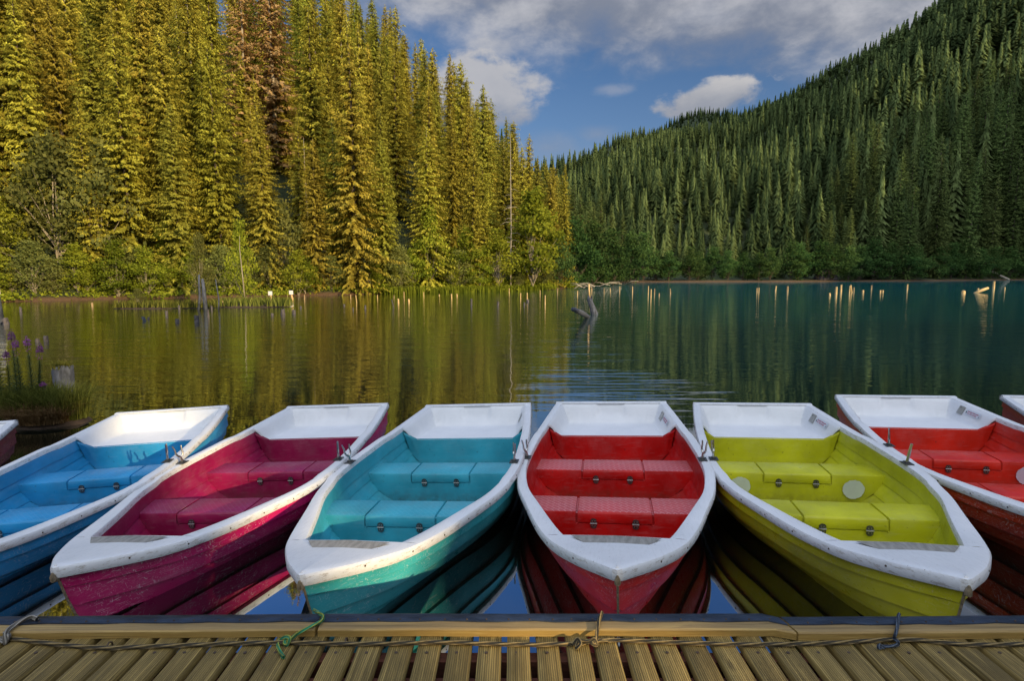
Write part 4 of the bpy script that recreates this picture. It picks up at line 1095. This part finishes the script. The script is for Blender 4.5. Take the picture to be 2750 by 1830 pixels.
kf = leaf_mat('distant_spruce_needles', (.055, .080, .030), (.205, .25, .085), .2, 0)
me = npmesh('distant_spruce_forest', VV, tris=np.arange(len(VV)).reshape(-1, 3), mat=kf, attr=TT)
tag(put('distant_spruce_forest', me), 'dense spruce forest covering the far hill up to the skyline', 'forest', kind='stuff')

# rocks on the right shore
def rock(px, py, w, h, label, mat=None, name='rock', sq=.7, seed=1, z=0, cat='rock'):
    c = G(px, py, z); r = random.Random(seed); b = MB(); rows = []
    for i in range(9):
        t = i/8; rw = []
        for k in range(14):
            a = 2*PI*k/14; rad = w*.5*(math.cos(t*PI*.5)**.45 if t < 1 else .02)*(1+.16*math.sin(a*3+seed)+.12*r.uniform(-1, 1))
            rw.append((c.x+rad*math.cos(a), c.y+rad*math.sin(a)*sq+w*.3*sq, c.z-.1+(h+.1)*t+.05*h*r.uniform(-1, 1)))
        rows.append(rw)
    b.grid(rows, 0, close=True); b.F.append(tuple(8*14+k for k in range(14))); b.M.append(0)
    return tag(b.build(name, mat or M['rock'], None, False), label, cat)
rock(2222, 756, 4.6, 3.0, 'pale rock outcrop at the foot of the right-hand forest', seed=2)
rock(2692, 751, 4.0, 3.6, 'grey rock face among trees near the right edge', seed=5)
b = MB(); b.tube([Vector((112, 137, 4.2)), Vector((115.5, 130.5, .1))], [.16, .24], 7); tag(b.build('fallen_log', M['snag'], None, True), 'pale fallen log slanting into the water on the right shore', 'log')
b = MB()
rl = random.Random(5)
for k in range(16):
    p = G(1540+k*9+rl.uniform(-10, 10), 776-k*.9, .15); q_ = p+Vector((rl.uniform(-2.6, 2.6), rl.uniform(-.5, 1), rl.uniform(.0, .5)))
    b.tube([p, (p+q_)/2+Vector((0, 0, .2)), q_], [.05, .04, .02], 5)
tag(b.build('driftwood_pile', M['snag'], None, True), 'tangle of bleached branches lying at the shaded shore', 'driftwood')

# ------------------------------------------------------------------ posts and stumps in the lake
def post(px, pb, pt, wpx, label, mat='post', lean=0, group='sunlit posts standing in the lake', name='mooring_post', cat='post', jag=.0):
    c = G(px, pb, 0); dep = c.y*cp+2*sp; h = (pb-pt)*dep/F/cp; w = wpx*dep/F*.5*(.82 if wpx < 5 else 1); r = random.Random(int(px*7+pb))
    o = MB(); n = 6; rows = []
    for i in range(n+1):
        t = i/n; row = []
        for k in range(9):
            a = 2*PI*k/9; rad = w*(1.08-.22*t)*(1+(.05+.16*(jag > 0))*r.uniform(-1, 1)); zz = -.25+(h+.25)*t
            if i == n: zz += jag*h*r.uniform(-.6, .4)
            row.append((rad*math.cos(a)+lean*h*t, rad*math.sin(a), zz))
        rows.append(row)
    o.grid(rows, 0, close=True); o.F.append(tuple(n*9+k for k in range(9))); o.M.append(0)
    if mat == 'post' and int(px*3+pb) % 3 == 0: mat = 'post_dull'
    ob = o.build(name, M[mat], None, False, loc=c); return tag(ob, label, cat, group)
def R1(x): return 1900+x/2.773
def R1y(y): return 700+y/2.773
def C1(x): return 1100+x/2.946
def Cy(y): return 740+y/2.946
def L1(x): return 400+x/3.367
def Ly(y): return 740+y/3.367
ords = ['first', 'second', 'third', 'fourth', 'fifth', 'sixth', 'seventh', 'eighth', 'ninth', 'tenth', 'eleventh', 'twelfth', 'thirteenth', 'fourteenth', 'fifteenth', 'sixteenth']
RP = [(369, 237, 205, 3.2, -.05), (382, 238, 203, 3.2, 0), (505, 226, 190, 4.5, .12), (595, 235, 192, 5, 0), (957, 250, 197, 6, 0), (993, 235, 182, 5, 0), (1057, 240, 190, 4.2, 0), (1078, 240, 183, 4, -.25), (1089, 235, 200, 4, 0), (1220, 215, 185, 4.5, 0), (1487, 215, 178, 4.5, 0), (2130, 207, 155, 5.5, 0)]
for i, (x, yb, yt, w, ln) in enumerate(RP):
    post(R1(x), R1y(yb), R1y(yt), w, f'sunlit post in the shaded right half of the lake, {ords[len(RP)-1-i]} from the right', lean=ln)
for i, (x, yb, yt, w) in enumerate(((910, 262, 243, 5), (1158, 237, 222, 6), (1287, 236, 221, 4.5), (1306, 236, 221, 4.5), (1905, 243, 224, 9), (2015, 220, 207, 5), (2213, 220, 198, 3.5))):
    post(R1(x), R1y(yb), R1y(yt), w, f'low orange-lit stump in the right half of the lake, {ords[6-i]} from the right', group='low sunlit stumps in the lake', name='tree_stump', cat='stump', jag=.4)
p = G(R1(2000), R1y(241), .0); q_ = p+Vector((1.1, .1, .42)); b = MB(); b.tube([p-(q_-p)*.15, p.lerp(q_, .5)+Vector((0, 0, .03)), q_], [.10, .13, .11], 9)
tag(b.build('floating_log', M['post'], None, True), 'orange-lit log sticking out of the water near the right edge', 'log')
CP = [(112, 165, 132, 2.8), (788, 140, 103, 2.6), (878, 185, 140, 3.6), (930, 205, 138, 3.8), (1032, 150, 117, 2.5), (1072, 230, 158, 4), (1170, 135, 102, 3.2), (1328, 155, 122, 3.4), (1422, 150, 113, 3.4), (1441, 125, 100, 2.6), (1538, 135, 102, 3), (1590, 125, 100, 3), (1662, 125, 90, 2.8), (1763, 135, 88, 3), (1888, 150, 85, 3.2), (1909, 175, 110, 4), (1937, 150, 105, 3.5), (2065, 145, 105, 4.4)]
for i, (x, yb, yt, w) in enumerate(CP):
    lab = f'thin sunlit post in the middle of the lake, {ords[i]} of the row from the left' if i < 16 else ('pale sunlit post right beside the close trio' if i == 16 else 'sunlit post leaning left, alone at the right end of the middle row')
    post(C1(x), Cy(yb), Cy(yt), w, lab, lean=-.12 if i in (11, 17) else 0)
for i, (x, yb, yt, w, m) in enumerate(((235, 162, 150, 3, 'post'), (332, 182, 148, 4.2, 'post'), (375, 165, 148, 4.5, 'post'), (490, 235, 190, 5, 'stump'), (700, 240, 208, 6, 'stump'), (908, 240, 215, 5, 'stump'), (935, 212, 192, 8, 'stump'), (1974, 162, 142, 4.5, 'post'))):
    post(C1(x), Cy(yb), Cy(yt), w, f'short stump in the middle of the lake, {ords[i]} of eight from the left', m, group='short stumps in the middle of the lake', name='tree_stump', cat='stump', jag=.35)
p = G(C1(1418), Cy(333), -.05); q_ = G(C1(1293), Cy(268), .62); b = MB(); b.tube([p, p.lerp(q_, .5)+Vector((0, 0, .03)), q_], [.09, .10, .07], 9)
tag(b.build('floating_log', M['driftwood'], None, True), 'blue-grey log slanting out of the water in the centre, left of the split stump', 'log')
t = thing('split_stump', 'grey split stump with a thin pale post on top in the centre of the lake', 'stump', G(C1(1475), Cy(308), 0))
b = MB(); rows = []
rs = random.Random(3)
for i in range(7):
    u = i/6; rows.append([((.18-.08*u)*math.cos(2*PI*k/11)*(1+.12*rs.uniform(-1, 1))-.30*u, .15*math.sin(2*PI*k/11)*(1-.3*u), -.2+u*.90+(.12*rs.uniform(-1, 1) if i == 6 else 0)) for k in range(11)])
b.grid(rows, 0, close=True); b.F.append(tuple(66+k for k in range(11))); b.M.append(0); b.build('stump', M['driftwood'], t)
b = MB(); b.tube([(-.30, 0, .7), (-.33, 0, 1.3)], [.04, .035], 7); b.build('post', M['post'], t, True)
LP = [(1253, 215, 180, 3.2), (1303, 222, 198, 3.4), (1407, 220, 175, 3.8), (1825, 205, 175, 2.6), (1882, 245, 180, 3), (2067, 210, 175, 2.6), (2216, 205, 180, 3), (2307, 200, 148, 2.6)]
for i, (x, yb, yt, w) in enumerate(LP):
    post(L1(x), Ly(yb), Ly(yt), w, f'thin sunlit post near the sunny left shore, {ords[i]} of eight from the left', lean=-.15 if i == 4 else 0, group='thin posts near the sunny shore')
ST = [(160, 362, 322, 7), (257, 425, 393, 10), (433, 425, 368, 13), (538, 375, 312, 6), (275, 310, 275, 6), (567, 314, 270, 6), (1115, 365, 346, 9), (1213, 355, 308, 11), (1313, 347, 313, 9), (1373, 297, 280, 6), (1765, 277, 260, 6), (1847, 317, 290, 4.5), (1957, 302, 270, 5.5)]
for i, (x, yb, yt, w) in enumerate(ST):
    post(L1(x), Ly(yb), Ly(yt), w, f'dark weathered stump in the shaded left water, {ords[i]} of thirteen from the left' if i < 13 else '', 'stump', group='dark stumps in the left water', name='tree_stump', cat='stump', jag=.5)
for (px, pb, pt, w, m, lab) in ((56, 839, 826, 7, 'stump', 'small grey stump near the left edge, far out'), (248, 822, 813, 5, 'post', 'small orange-lit stump off the left shore'), (101, 920, 910, 11, 'stump', 'dark low stump behind the fireweed, left of two'), (123, 918, 904, 12, 'stump', 'dark low stump behind the fireweed, right of two'),
        (399, 858, 852, 6, 'stump', 'thin dark slanting wood stub'), (599, 814, 808, 4, 'post', 'tiny orange-lit stub beside the birch islet, left one'), (617, 813, 807, 4, 'post', 'tiny orange-lit stub beside the birch islet, right one'),
        (1070, 814, 804, 5, 'post', 'short lit stub left of the thin posts'), (1098, 812, 804, 5, 'post', 'short lit stub right of its twin near the posts')):
    post(px, pb, pt, w, lab, m, group=None, name='tree_stump', cat='stump', jag=.4)
post(1060, 827, 805, 4, 'dark pole leaning left among the pale posts', 'stump', lean=-.35, group=None)
post(397, 862, 851, 9, 'dark slanted log stub poking out of the left water', 'driftwood', lean=-1.2, group=None, name='floating_log', cat='log')
# signs on posts
for px, pb, pt, lab in ((728, 806, 783, 'small white sign on a post, left of two off the left shore'), (784, 806, 781, 'small white sign on a post, right of two off the left shore')):
    c = G(px, pb, 0); dep = c.y; h = (pb-pt)*dep/F; t = thing('sign_post', lab, 'sign', c)
    b = MB(); b.tube([(0, 0, -.3), (0, 0, h-.1)], [.07, .06], 8); b.build('post', M['post'], t, True)
    b = MB(); b.box((0, -.08, h-.12), (.26, .03, .26)); b.build('sign_board', M['sign'], t)
c = G(10, 870, 0); t = thing('sign_post', 'white sign with a black mark, cut by the left edge of the photo', 'sign', c+Vector((-.12, 0, 0)))
b = MB(); b.tube([(0, 0, -.2), (0, 0, .95), (-.02, 0, 1.55)], [.14, .08, .03], 9); b.build('post', M['driftwood'], t, True)
b = MB(); b.box((-.05, -.06, 1.15), (.42, .03, .22)); sb = b.build('sign_board', M['sign'], t)
b = MB(); b.add([(-.10, -.08, 1.15), (.0, -.08, 1.19), (.0, -.08, 1.165), (.08, -.08, 1.165), (.08, -.08, 1.135), (.0, -.08, 1.135), (.0, -.08, 1.11)], [(0, 6, 5, 4, 3, 2, 1)]); b.build('arrow', M['ink'], sb)
post(16, 873, 856, 15, 'dark stump at the foot of the cut-off sign', 'stump', group=None, name='tree_stump', cat='stump', jag=.5)

# ------------------------------------------------------------------ grass helper
def blades(n, gen, mat, hgt, wid, seed, bendy=.5):
    r = np.random.default_rng(seed); V = []; Q = []; T = []
    for i in range(n):
        p = gen(r); a = r.random()*6.28; h = hgt*(.5+.8*r.random()); w = wid*(.7+.6*r.random()); d = vec(math.cos(a), math.sin(a), 0)*bendy*h*r.random(); s = vec(-math.sin(a+r.normal()*.8), math.cos(a+r.normal()*.8), 0)*w
        p = vec(*p); m1 = p+vec(0, 0, h*.55)+d*.3; m2 = p+vec(0, 0, h*(.95-.25*bendy*r.random()))+d; b0 = len(V); t = r.random()
        V += [p-s, p+s, m1+s*.8, m1-s*.8, m2+s*.2, m2-s*.2]; Q += [(b0, b0+1, b0+2, b0+3), (b0+3, b0+2, b0+4, b0+5)]; T += [t]*6
    return npmesh('grass', np.array(V), quads=Q, mat=mat, attr=T)
# birch islet and drifting bank
def bank(pxa, pxb, py, wid, hgt, label, seed, name='islet'):
    a = G(pxa, py, 0); b_ = G(pxb, py, 0); b = MB(); rows = []; r = random.Random(seed); n = 26
    for i in range(n+1):
        t = i/n; c = a.lerp(b_, t); k = math.sin(PI*min(1, max(0, t)))**.4 if 0 < t < 1 else .05
        rows.append([(c.x, c.y+wid*k*s+r.uniform(-.1, .1)*wid, -.08+hgt*k*zz*(1+.4*r.uniform(-1, 1))) for s, zz in ((-1, 0), (-.85, .6), (-.4, 1.2), (.4, 1.3), (1, 0))])
    b.grid(rows, 0); return tag(b.build(name, M['mud'], None, True), label, kind='structure')
bank(300, 490, 829, .35, .12, 'thin peat bank left of the dead trunks', 2)
bank(575, 785, 824, .9, .17, 'low peat islet with a birch', 3)
bank(460, 590, 828, .3, .10, 'thin peat bank joining the islets', 4)
def on_line(pxa, pxb, py, wid, z=.05):
    a = G(pxa, py, 0); b_ = G(pxb, py, 0)
    def g(r): t = r.random(); c = a.lerp(b_, t); return (c.x, c.y+r.uniform(-wid, wid), z)
    return g
tag(put('islet_grass', blades(900, on_line(590, 780, 824, .7), M['grass_g'], .45, .02, 1)), 'grass growing on the islets', 'grass', kind='stuff')
tag(put('islet_grass', blades(700, on_line(310, 585, 829, .25), M['grass_g'], .35, .02, 2)), 'grass along the thin peat bank', 'grass', kind='stuff')
def shore_leaves(n, seed):
    r = np.random.default_rng(seed); C = Cards(); P = np.array([(-42, 36.5), (-34.8, 38), (-28, 43), (-18.2, 47.6), (-10.3, 54), (-2.9, 58), (4, 64), (9.6, 78)])*KD
    seg = np.linalg.norm(np.diff(P, axis=0), axis=1); cum = np.concatenate([[0], np.cumsum(seg)]); cl = [(r.random()*cum[-1], r.random()*2.6, .35+.9*r.random(), r.random()) for _ in range(150)]
    for i in range(n):
        u, off, sz, tb = cl[int(r.random()*len(cl))]; u = min(cum[-1]-.01, max(0, u+r.normal()*sz)); k = int(np.searchsorted(cum, u, 'right')-1); t = (u-cum[k])/seg[k]
        d = (P[k+1]-P[k])/seg[k]; nn = vec(-d[1], d[0], 0); b2 = P[k]+(P[k+1]-P[k])*t; o = off*.9+r.normal()*.3*sz-.1
        p = vec(b2[0], b2[1], 0)+nn*o; p[2] = .05+max(0, o)*.30+abs(r.normal())*.32*sz
        a = r.normal(size=3); a /= np.linalg.norm(a); e = np.cross(a, r.normal(size=3)); e /= np.linalg.norm(e); l = .17*(.6+.8*r.random())
        C.quad(p-a*l*.5, p+e*l*.4, p+a*l*.5, p-e*l*.4, np.clip(tb*.6+.4*r.random(), 0, 1))
    return npmesh('undergrowth', np.array(C.V), quads=C.Q, mat=M['leafA'], attr=C.T)
tag(put('undergrowth', shore_leaves(24000, 4)), 'low leafy undergrowth along the waterline of the sunny shore', 'undergrowth', kind='stuff')
tag(put('shore_reeds', blades(3500, lambda r: (lambda t: (float(np.interp(t, [0, .5, 1], [-12*KD, -3.2*KD, 3.6*KD]))+r.normal()*.2, float(np.interp(t, [0, .5, 1], [52.6*KD, 57.8*KD, 63.4*KD]))+r.normal()*.25, .0))(r.random()), M['leafA'], .55, .03, 3, .3)), 'bright green reeds along the sunny shore', 'reeds', kind='stuff')
broad(655, float(G(655, 817).y)/KD, 4.6, .55, BA[1], 'slim birch with a white trunk on the islet', name='birch_tree', cat='birch tree', z=0)
c = G(659, 819, 0); b = MB(); b.tube([(0, 0, 0), (-.06, 0, 1.5), (-.14, 0, 3.1), (-.1, 0, 3.8)], [.032, .028, .018, .008], 7)
bo = b.build('sapling', M['bark_pale'], None, True, loc=c); tag(bo, 'bare white birch stem standing in front of the slim birch', 'tree')
c = G(553, 834, 0); t = thing('dead_tree', 'pair of grey dead trunks rising from the thin islet, under a grey-green crown', 'dead tree', c)
b = MB(); b.tube([(0, 0, -.2), (-.03, 0, .8), (-.06, 0, 1.5)], [.10, .085, .06], 8); b.tube([(-.35, 0, 0), (-.25, 0, .6), (-.22, 0, 1.7)], [.06, .05, .04], 7); b.tube([(.55, .1, 0), (.6, .1, .5), (.5, .1, 1.5)], [.04, .03, .015], 6)
b.build('trunk', M['driftwood'], t, True)
broad(545, float(G(545, 828).y)/KD, 3.6, .45, BB[0], 'small grey-green leafy crown over the dead trunks on the islet', z=.3)
broad(372, float(G(372, 828).y)/KD, 1.0, 1.0, BB[1], 'low grey bush on the left end of the thin islet', name='shore_bush', cat='bush', z=0)

# ------------------------------------------------------------------ near left: fireweed bank, big stump
c = G(70, 1150, 0)
b = MB(); rows = []; r = random.Random(9)
for i in range(7):
    u = i/6; rad = (1-.75*u**1.6)
    rows.append([(c.x-.05+.62*rad*math.cos(2*PI*k/22)*(1+.10*math.sin(3*k)+.05*r.uniform(-1, 1)), c.y+.25+.36*rad*math.sin(2*PI*k/22)*(1+.06*r.uniform(-1, 1)), -.08+.24*math.sin(u*PI*.5)+.012*r.uniform(-1, 1)) for k in range(22)])
b.grid(rows, 0, close=True); b.F.append(tuple(6*22+k for k in range(22))); b.M.append(0)
tag(b.build('grassy_mound', M['mud'], None, True), 'dark peat mound carrying grass and fireweed at the left edge', 'mound')
def gm(rx=.5, ry=.26, ox=0, oy=0):
    def g(rn):
        a = rn.random()*6.28; q = rn.random()**.5; return (c.x-.05+ox+rx*q*math.cos(a), c.y+.25+oy+ry*q*math.sin(a), .10*(1-q*.5))
    return g
tag(put('tall_grass', blades(5200, gm(.56, .28), M['grass_g'], .36, .0042, 5, .8)), 'green grass on the peat mound', 'grass', kind='stuff')
tag(put('dry_grass', blades(3200, gm(.34, .18, .14, -.18), M['grass_d'], .22, .0036, 6, 1.6)), 'dry straw-coloured grass at the front of the mound', 'grass', kind='stuff')
FW = [(5, 1120, 885, 'fireweed with tall magenta spike cut by the left edge'), (50, 1110, 905, 'fireweed with the tallest full magenta flower spike on the mound'), (62, 1115, 930, 'fireweed spike just right of the tallest one'), (92, 1110, 925, 'fireweed with a single magenta head in the middle of the mound'), (124, 1100, 945, 'rightmost tall fireweed with a leaning leafy stem'), (32, 1115, 962, 'short fireweed with small pink flowers low on the left'), (124, 1125, 1048, 'low fireweed with one pink blossom at the right')]
rf = random.Random(8)
for i, (px, pb, pt, lab) in enumerate(FW):
    yb = c.y+.28+rf.uniform(-.08, .12); dep = yb*cp+1.6*sp
    xw = (px-1375)/F*dep
    def zt(py): w = (915-py)/F; return H_CAM+(yb)*((-sp+w*cp)/(cp+w*sp))
    z1 = zt(pt-22); z0 = .06; t = thing('fireweed', lab, 'fireweed', (xw+(-.10 if i == 4 else 0), yb, z0)); hh_ = z1-z0; lean = .10 if i == 4 else rf.uniform(-.02, .02)
    b = MB(); b.tube([(0, 0, 0), (lean*.4, 0, hh_*.5), (lean, 0, hh_)], [.0045, .0035, .0015], 5, caps=False); b.build('stem', M['stalk'], t, True)
    C = Cards(); rn = np.random.default_rng(i)
    for k in range(int(170*hh_+20)):
        u = .02+.74*k/(170*hh_+20); a = k*2.4; d = vec(math.cos(a), math.sin(a), .55)*(.105*(1.1-u)); p_ = vec(lean*u, 0, hh_*u); w = vec(-math.sin(a), math.cos(a), 0)*.009
        C.quad(p_-w*.4, p_+w*.4, p_+d*.6+w, p_+d*.6-w, .6); C.quad(p_+d*.6-w, p_+d*.6+w, p_+d+vec(0, 0, -.012)+w*.1, p_+d+vec(0, 0, -.012)-w*.1, .6)
    put('leaves', npmesh('leaves', np.array(C.V), quads=C.Q, mat=M['stalk'], attr=C.T), t)
    C = Cards()
    for k in range(230):
        u = 1-.085*rn.random()**.8-.035 if rn.random() < .75 else 1-.22*rn.random(); rad = .038*min(1, (1.02-u)*12)*(.4+.6*rn.random()); a = rn.random()*6.28
        p_ = vec(lean*u+rad*math.cos(a), rad*math.sin(a), hh_*u); e1 = rn.normal(size=3); e1 /= np.linalg.norm(e1); e2 = np.cross(e1, rn.normal(size=3)); e2 /= np.linalg.norm(e2); s = .0072
        C.quad(p_-e1*s, p_+e2*s*.7, p_+e1*s, p_-e2*s*.7, rn.random())
    put('flower', npmesh('flower', np.array(C.V), quads=C.Q, mat=M['petal'], attr=C.T), t)
# big near stump
c2 = G(176, 1068, 0); t = thing('tree_stump', 'thick blue-grey post stump with a tuft of grass on top behind the fireweed mound', 'stump', c2)
b = MB(); rows = []; r = random.Random(2)
for i in range(12):
    u = i/11; rows.append([(.128*math.cos(2*PI*k/20)*(1+.05*math.sin(k*2.3)+.03*r.uniform(-1, 1))*(1.0 if u < .7 else 1.04), .12*math.sin(2*PI*k/20)*(1+.04*r.uniform(-1, 1)), -.1+.56*u+(.03*r.uniform(-1, 1) if i == 11 else 0)) for k in range(20)])
b.grid(rows, 0, close=True); b.F.append(tuple(11*20+k for k in range(20))); b.M.append(0); b.build('trunk', M['driftwood'], t, True)
put('grass_tuft', blades(420, lambda rn: (rn.normal()*.05, -.02+rn.normal()*.05, .43), M['grass_g'], .11, .004, 8, 1.6), t)
b = MB(); p1 = G(118, 1112, .0); p2 = G(178, 1112, .0); b.tube([p1+Vector((0, .05, -.02)), p1.lerp(p2, .5)+Vector((0, .05, .07)), p2+Vector((0, .02, -.05))], [.05, .10, .06], 10)
tag(b.build('driftwood_log', M['driftwood'], None, True), 'short grey log half sunk beside the big near stump', 'log')
cc = G(138, 1128, .02); tag(put('leafy_sprig', blades(160, lambda rn: (cc.x+rn.normal()*.05, cc.y+.1+rn.normal()*.04, .05), M['leafA'], .10, .008, 9, 1.4)), 'small bright green leafy plant at the right end of the mound', 'plant')

# ------------------------------------------------------------------ light
SUN_AZ = math.atan2(.72, -.69)   # direction towards the sun: x east, y north
SUN_EL = math.radians(15)
sd = Vector((.72, -.69, 0)).normalized()*math.cos(SUN_EL)+Vector((0, 0, math.sin(SUN_EL)))
ld_ = bpy.data.lights.new('sun', 'SUN'); ld_.energy = 5.0; ld_.angle = math.radians(.5); ld_.color = (1.0, .76, .42)
so = bpy.data.objects.new('sun', ld_); col.objects.link(so); so.rotation_euler = sd.to_track_quat('Z', 'Y').to_euler()

w = bpy.data.worlds.new('World'); scene.world = w; w.use_nodes = True; nt = w.node_tree
class WT(NT):
    def __init__(s): s.t = nt; s.N = nt.nodes; s.L = nt.links
W = WT(); bg = nt.nodes['Background']; bg.inputs['Strength'].default_value = .1
sky = W.n('ShaderNodeTexSky', sky_type='NISHITA'); sky.sun_disc = False; sky.sun_elevation = SUN_EL; sky.sun_rotation = math.atan2(sd.x, sd.y)
sky.altitude = 900; sky.air_density = 1.0; sky.dust_density = .6; sky.ozone_density = 2.0
tc = W.n('ShaderNodeTexCoord'); vd = tc.outputs['Generated']; sx = W.n('ShaderNodeSeparateXYZ'); W.l(vd, sx.inputs[0])
az = W.math('ARCTAN2', sx.outputs[0], sx.outputs[1]); el = W.math('ARCSINE', sx.outputs[2])
cmb = W.n('ShaderNodeCombineXYZ'); W.l(az, cmb.inputs[0]); W.l(W.math('MULTIPLY', el, 1.7), cmb.inputs[1])
cv = cmb.outputs[0]
n_big = W.noise(cv, 3.0, 7, .55, .3); n_det = W.noise(cv, 11, 8, .6, .2)
edge = W.math('ADD', W.math('MULTIPLY', n_big, 1.0), W.math('MULTIPLY', n_det, .9))   # about .95 mean
edge = W.math('SUBTRACT', edge, .95)
def azel(px, py):
    u = (px-1375)/F; wv = (915-py)/F; d = Vector((u, cp+wv*sp, -sp+wv*cp)).normalized(); return math.atan2(d.x, d.y), math.asin(d.z)
def blob(px, py, rx, ry, rough=1.0, soft=.5, gain=1.0, flat=False):
    a0, e0 = azel(px, py); a1, _ = azel(px+rx, py); _, e1 = azel(px, py-ry); wa, we = abs(a1-a0), abs(e1-e0)
    dx = W.math('DIVIDE', W.math('SUBTRACT', az, a0), wa); dy = W.math('DIVIDE', W.math('SUBTRACT', el, e0), we)
    r2 = W.math('SQRT', W.math('ADD', W.math('MULTIPLY', dx, dx), W.math('MULTIPLY', dy, dy)))
    f = W.math('SUBTRACT', 1.0, r2); f = W.math('ADD', f, W.math('MULTIPLY', edge, rough))
    return W.maprange(f, 0, soft, 0, gain, True), dy
m1, d1 = blob(1925, 258, 205, 74, 1.7, .30)
m2, d2 = blob(1275, 245, 190, 115, 1.7, .40, .88)
m3, d3 = blob(1650, 240, 80, 26, 2.4, 1.0, .32)
m4, d4 = blob(1330, 125, 110, 45, 1.2, .9, .5)
m5, d5 = blob(1480, 400, 160, 60, 1.2, 1.2, .5)
m8, d8 = blob(1600, 360, 90, 35, 1.2, 1.2, .4)
# wide cloud sheet: everything above an edge that varies with azimuth
aL, eL = azel(900, 60); aM, eM = azel(1500, 165); aR, eR = azel(2300, 250)
lowedge = W.math('ADD', eM, W.math('MULTIPLY', W.math('SUBTRACT', az, aM), -.14))
sh = W.math('SUBTRACT', el, lowedge); sh = W.math('ADD', sh, W.math('MULTIPLY', edge, .13))
sheet = W.maprange(sh, -.03, .07, 0, .92, True)
hole = W.maprange(W.noise(cv, 1.7, 4, .5), .56, .68, 0, .6)
sheet = W.math('MULTIPLY', sheet, W.math('SUBTRACT', 1.0, hole))
sheet = W.math('MULTIPLY', sheet, W.math('SUBTRACT', 1.0, W.maprange(el, .445, .50, 0, .93, True)))
cum = W.math('MAXIMUM', m1, m2); cum = W.math('MAXIMUM', cum, W.math('MAXIMUM', m3, W.math('MAXIMUM', m4, W.math('MAXIMUM', m5, m8))))
# cumulus shade: white tops, grey bases
tone1 = W.maprange(W.math('ADD', d1, W.math('MULTIPLY', edge, 1.0)), -.6, .5, 0, 1, True)
det = W.maprange(n_det, .3, .7, 0, 1)
cumc = W.mix(W.math('MULTIPLY_ADD', det, .25, W.math('MULTIPLY', tone1, .75)), (2.6, 2.9, 3.6), (5.4, 5.3, 5.4))
shc = W.mix(W.maprange(W.math('ADD', n_big, W.math('MULTIPLY', n_det, .5)), .62, .92, 0, 1, True), (2.3, 2.55, 3.2), (5.4, 5.4, 5.7))
skc = W.mix(1.0, sky.outputs[0], (.62, .82, 1.05), 'MULTIPLY')
skc = W.mix(W.maprange(el, .44, .52, 0, 1, True), skc, W.mix(1.0, skc, (1.0, 1.6, 2.1), 'MULTIPLY'))
skc = W.mix(W.maprange(el, .36, .04, 0, .45), skc, (2.6, 3.2, 4.3))
c_ = W.mix(sheet, skc, shc); c_ = W.mix(cum, c_, cumc)
# bright cloud added overhead and behind the camera, unseen, to fill-light the boats
back = W.maprange(W.math('ADD', W.math('MULTIPLY', sx.outputs[1], -.80), W.math('MULTIPLY', sx.outputs[2], .68)), .22, .84, 0, 1, True)
bright = W.mix(W.maprange(n_big, .3, .7), (11, 12.2, 14.5), (17, 17.6, 18.8))
up = W.maprange(sx.outputs[2], -.02, .05)
c_ = W.mix(back, c_, bright); 
W.l(c_, bg.inputs['Color'])

scene.view_settings.view_transform = 'Standard'; scene.view_settings.look = 'None'; scene.view_settings.exposure = 0
scene.render.engine = 'CYCLES'
cy = scene.cycles; cy.max_bounces = 6; cy.diffuse_bounces = 2; cy.glossy_bounces = 3; cy.transmission_bounces = 2; cy.transparent_max_bounces = 4
cy.use_denoising = True; cy.sample_clamp_indirect = 6; cy.caustics_reflective = False; cy.caustics_refractive = False
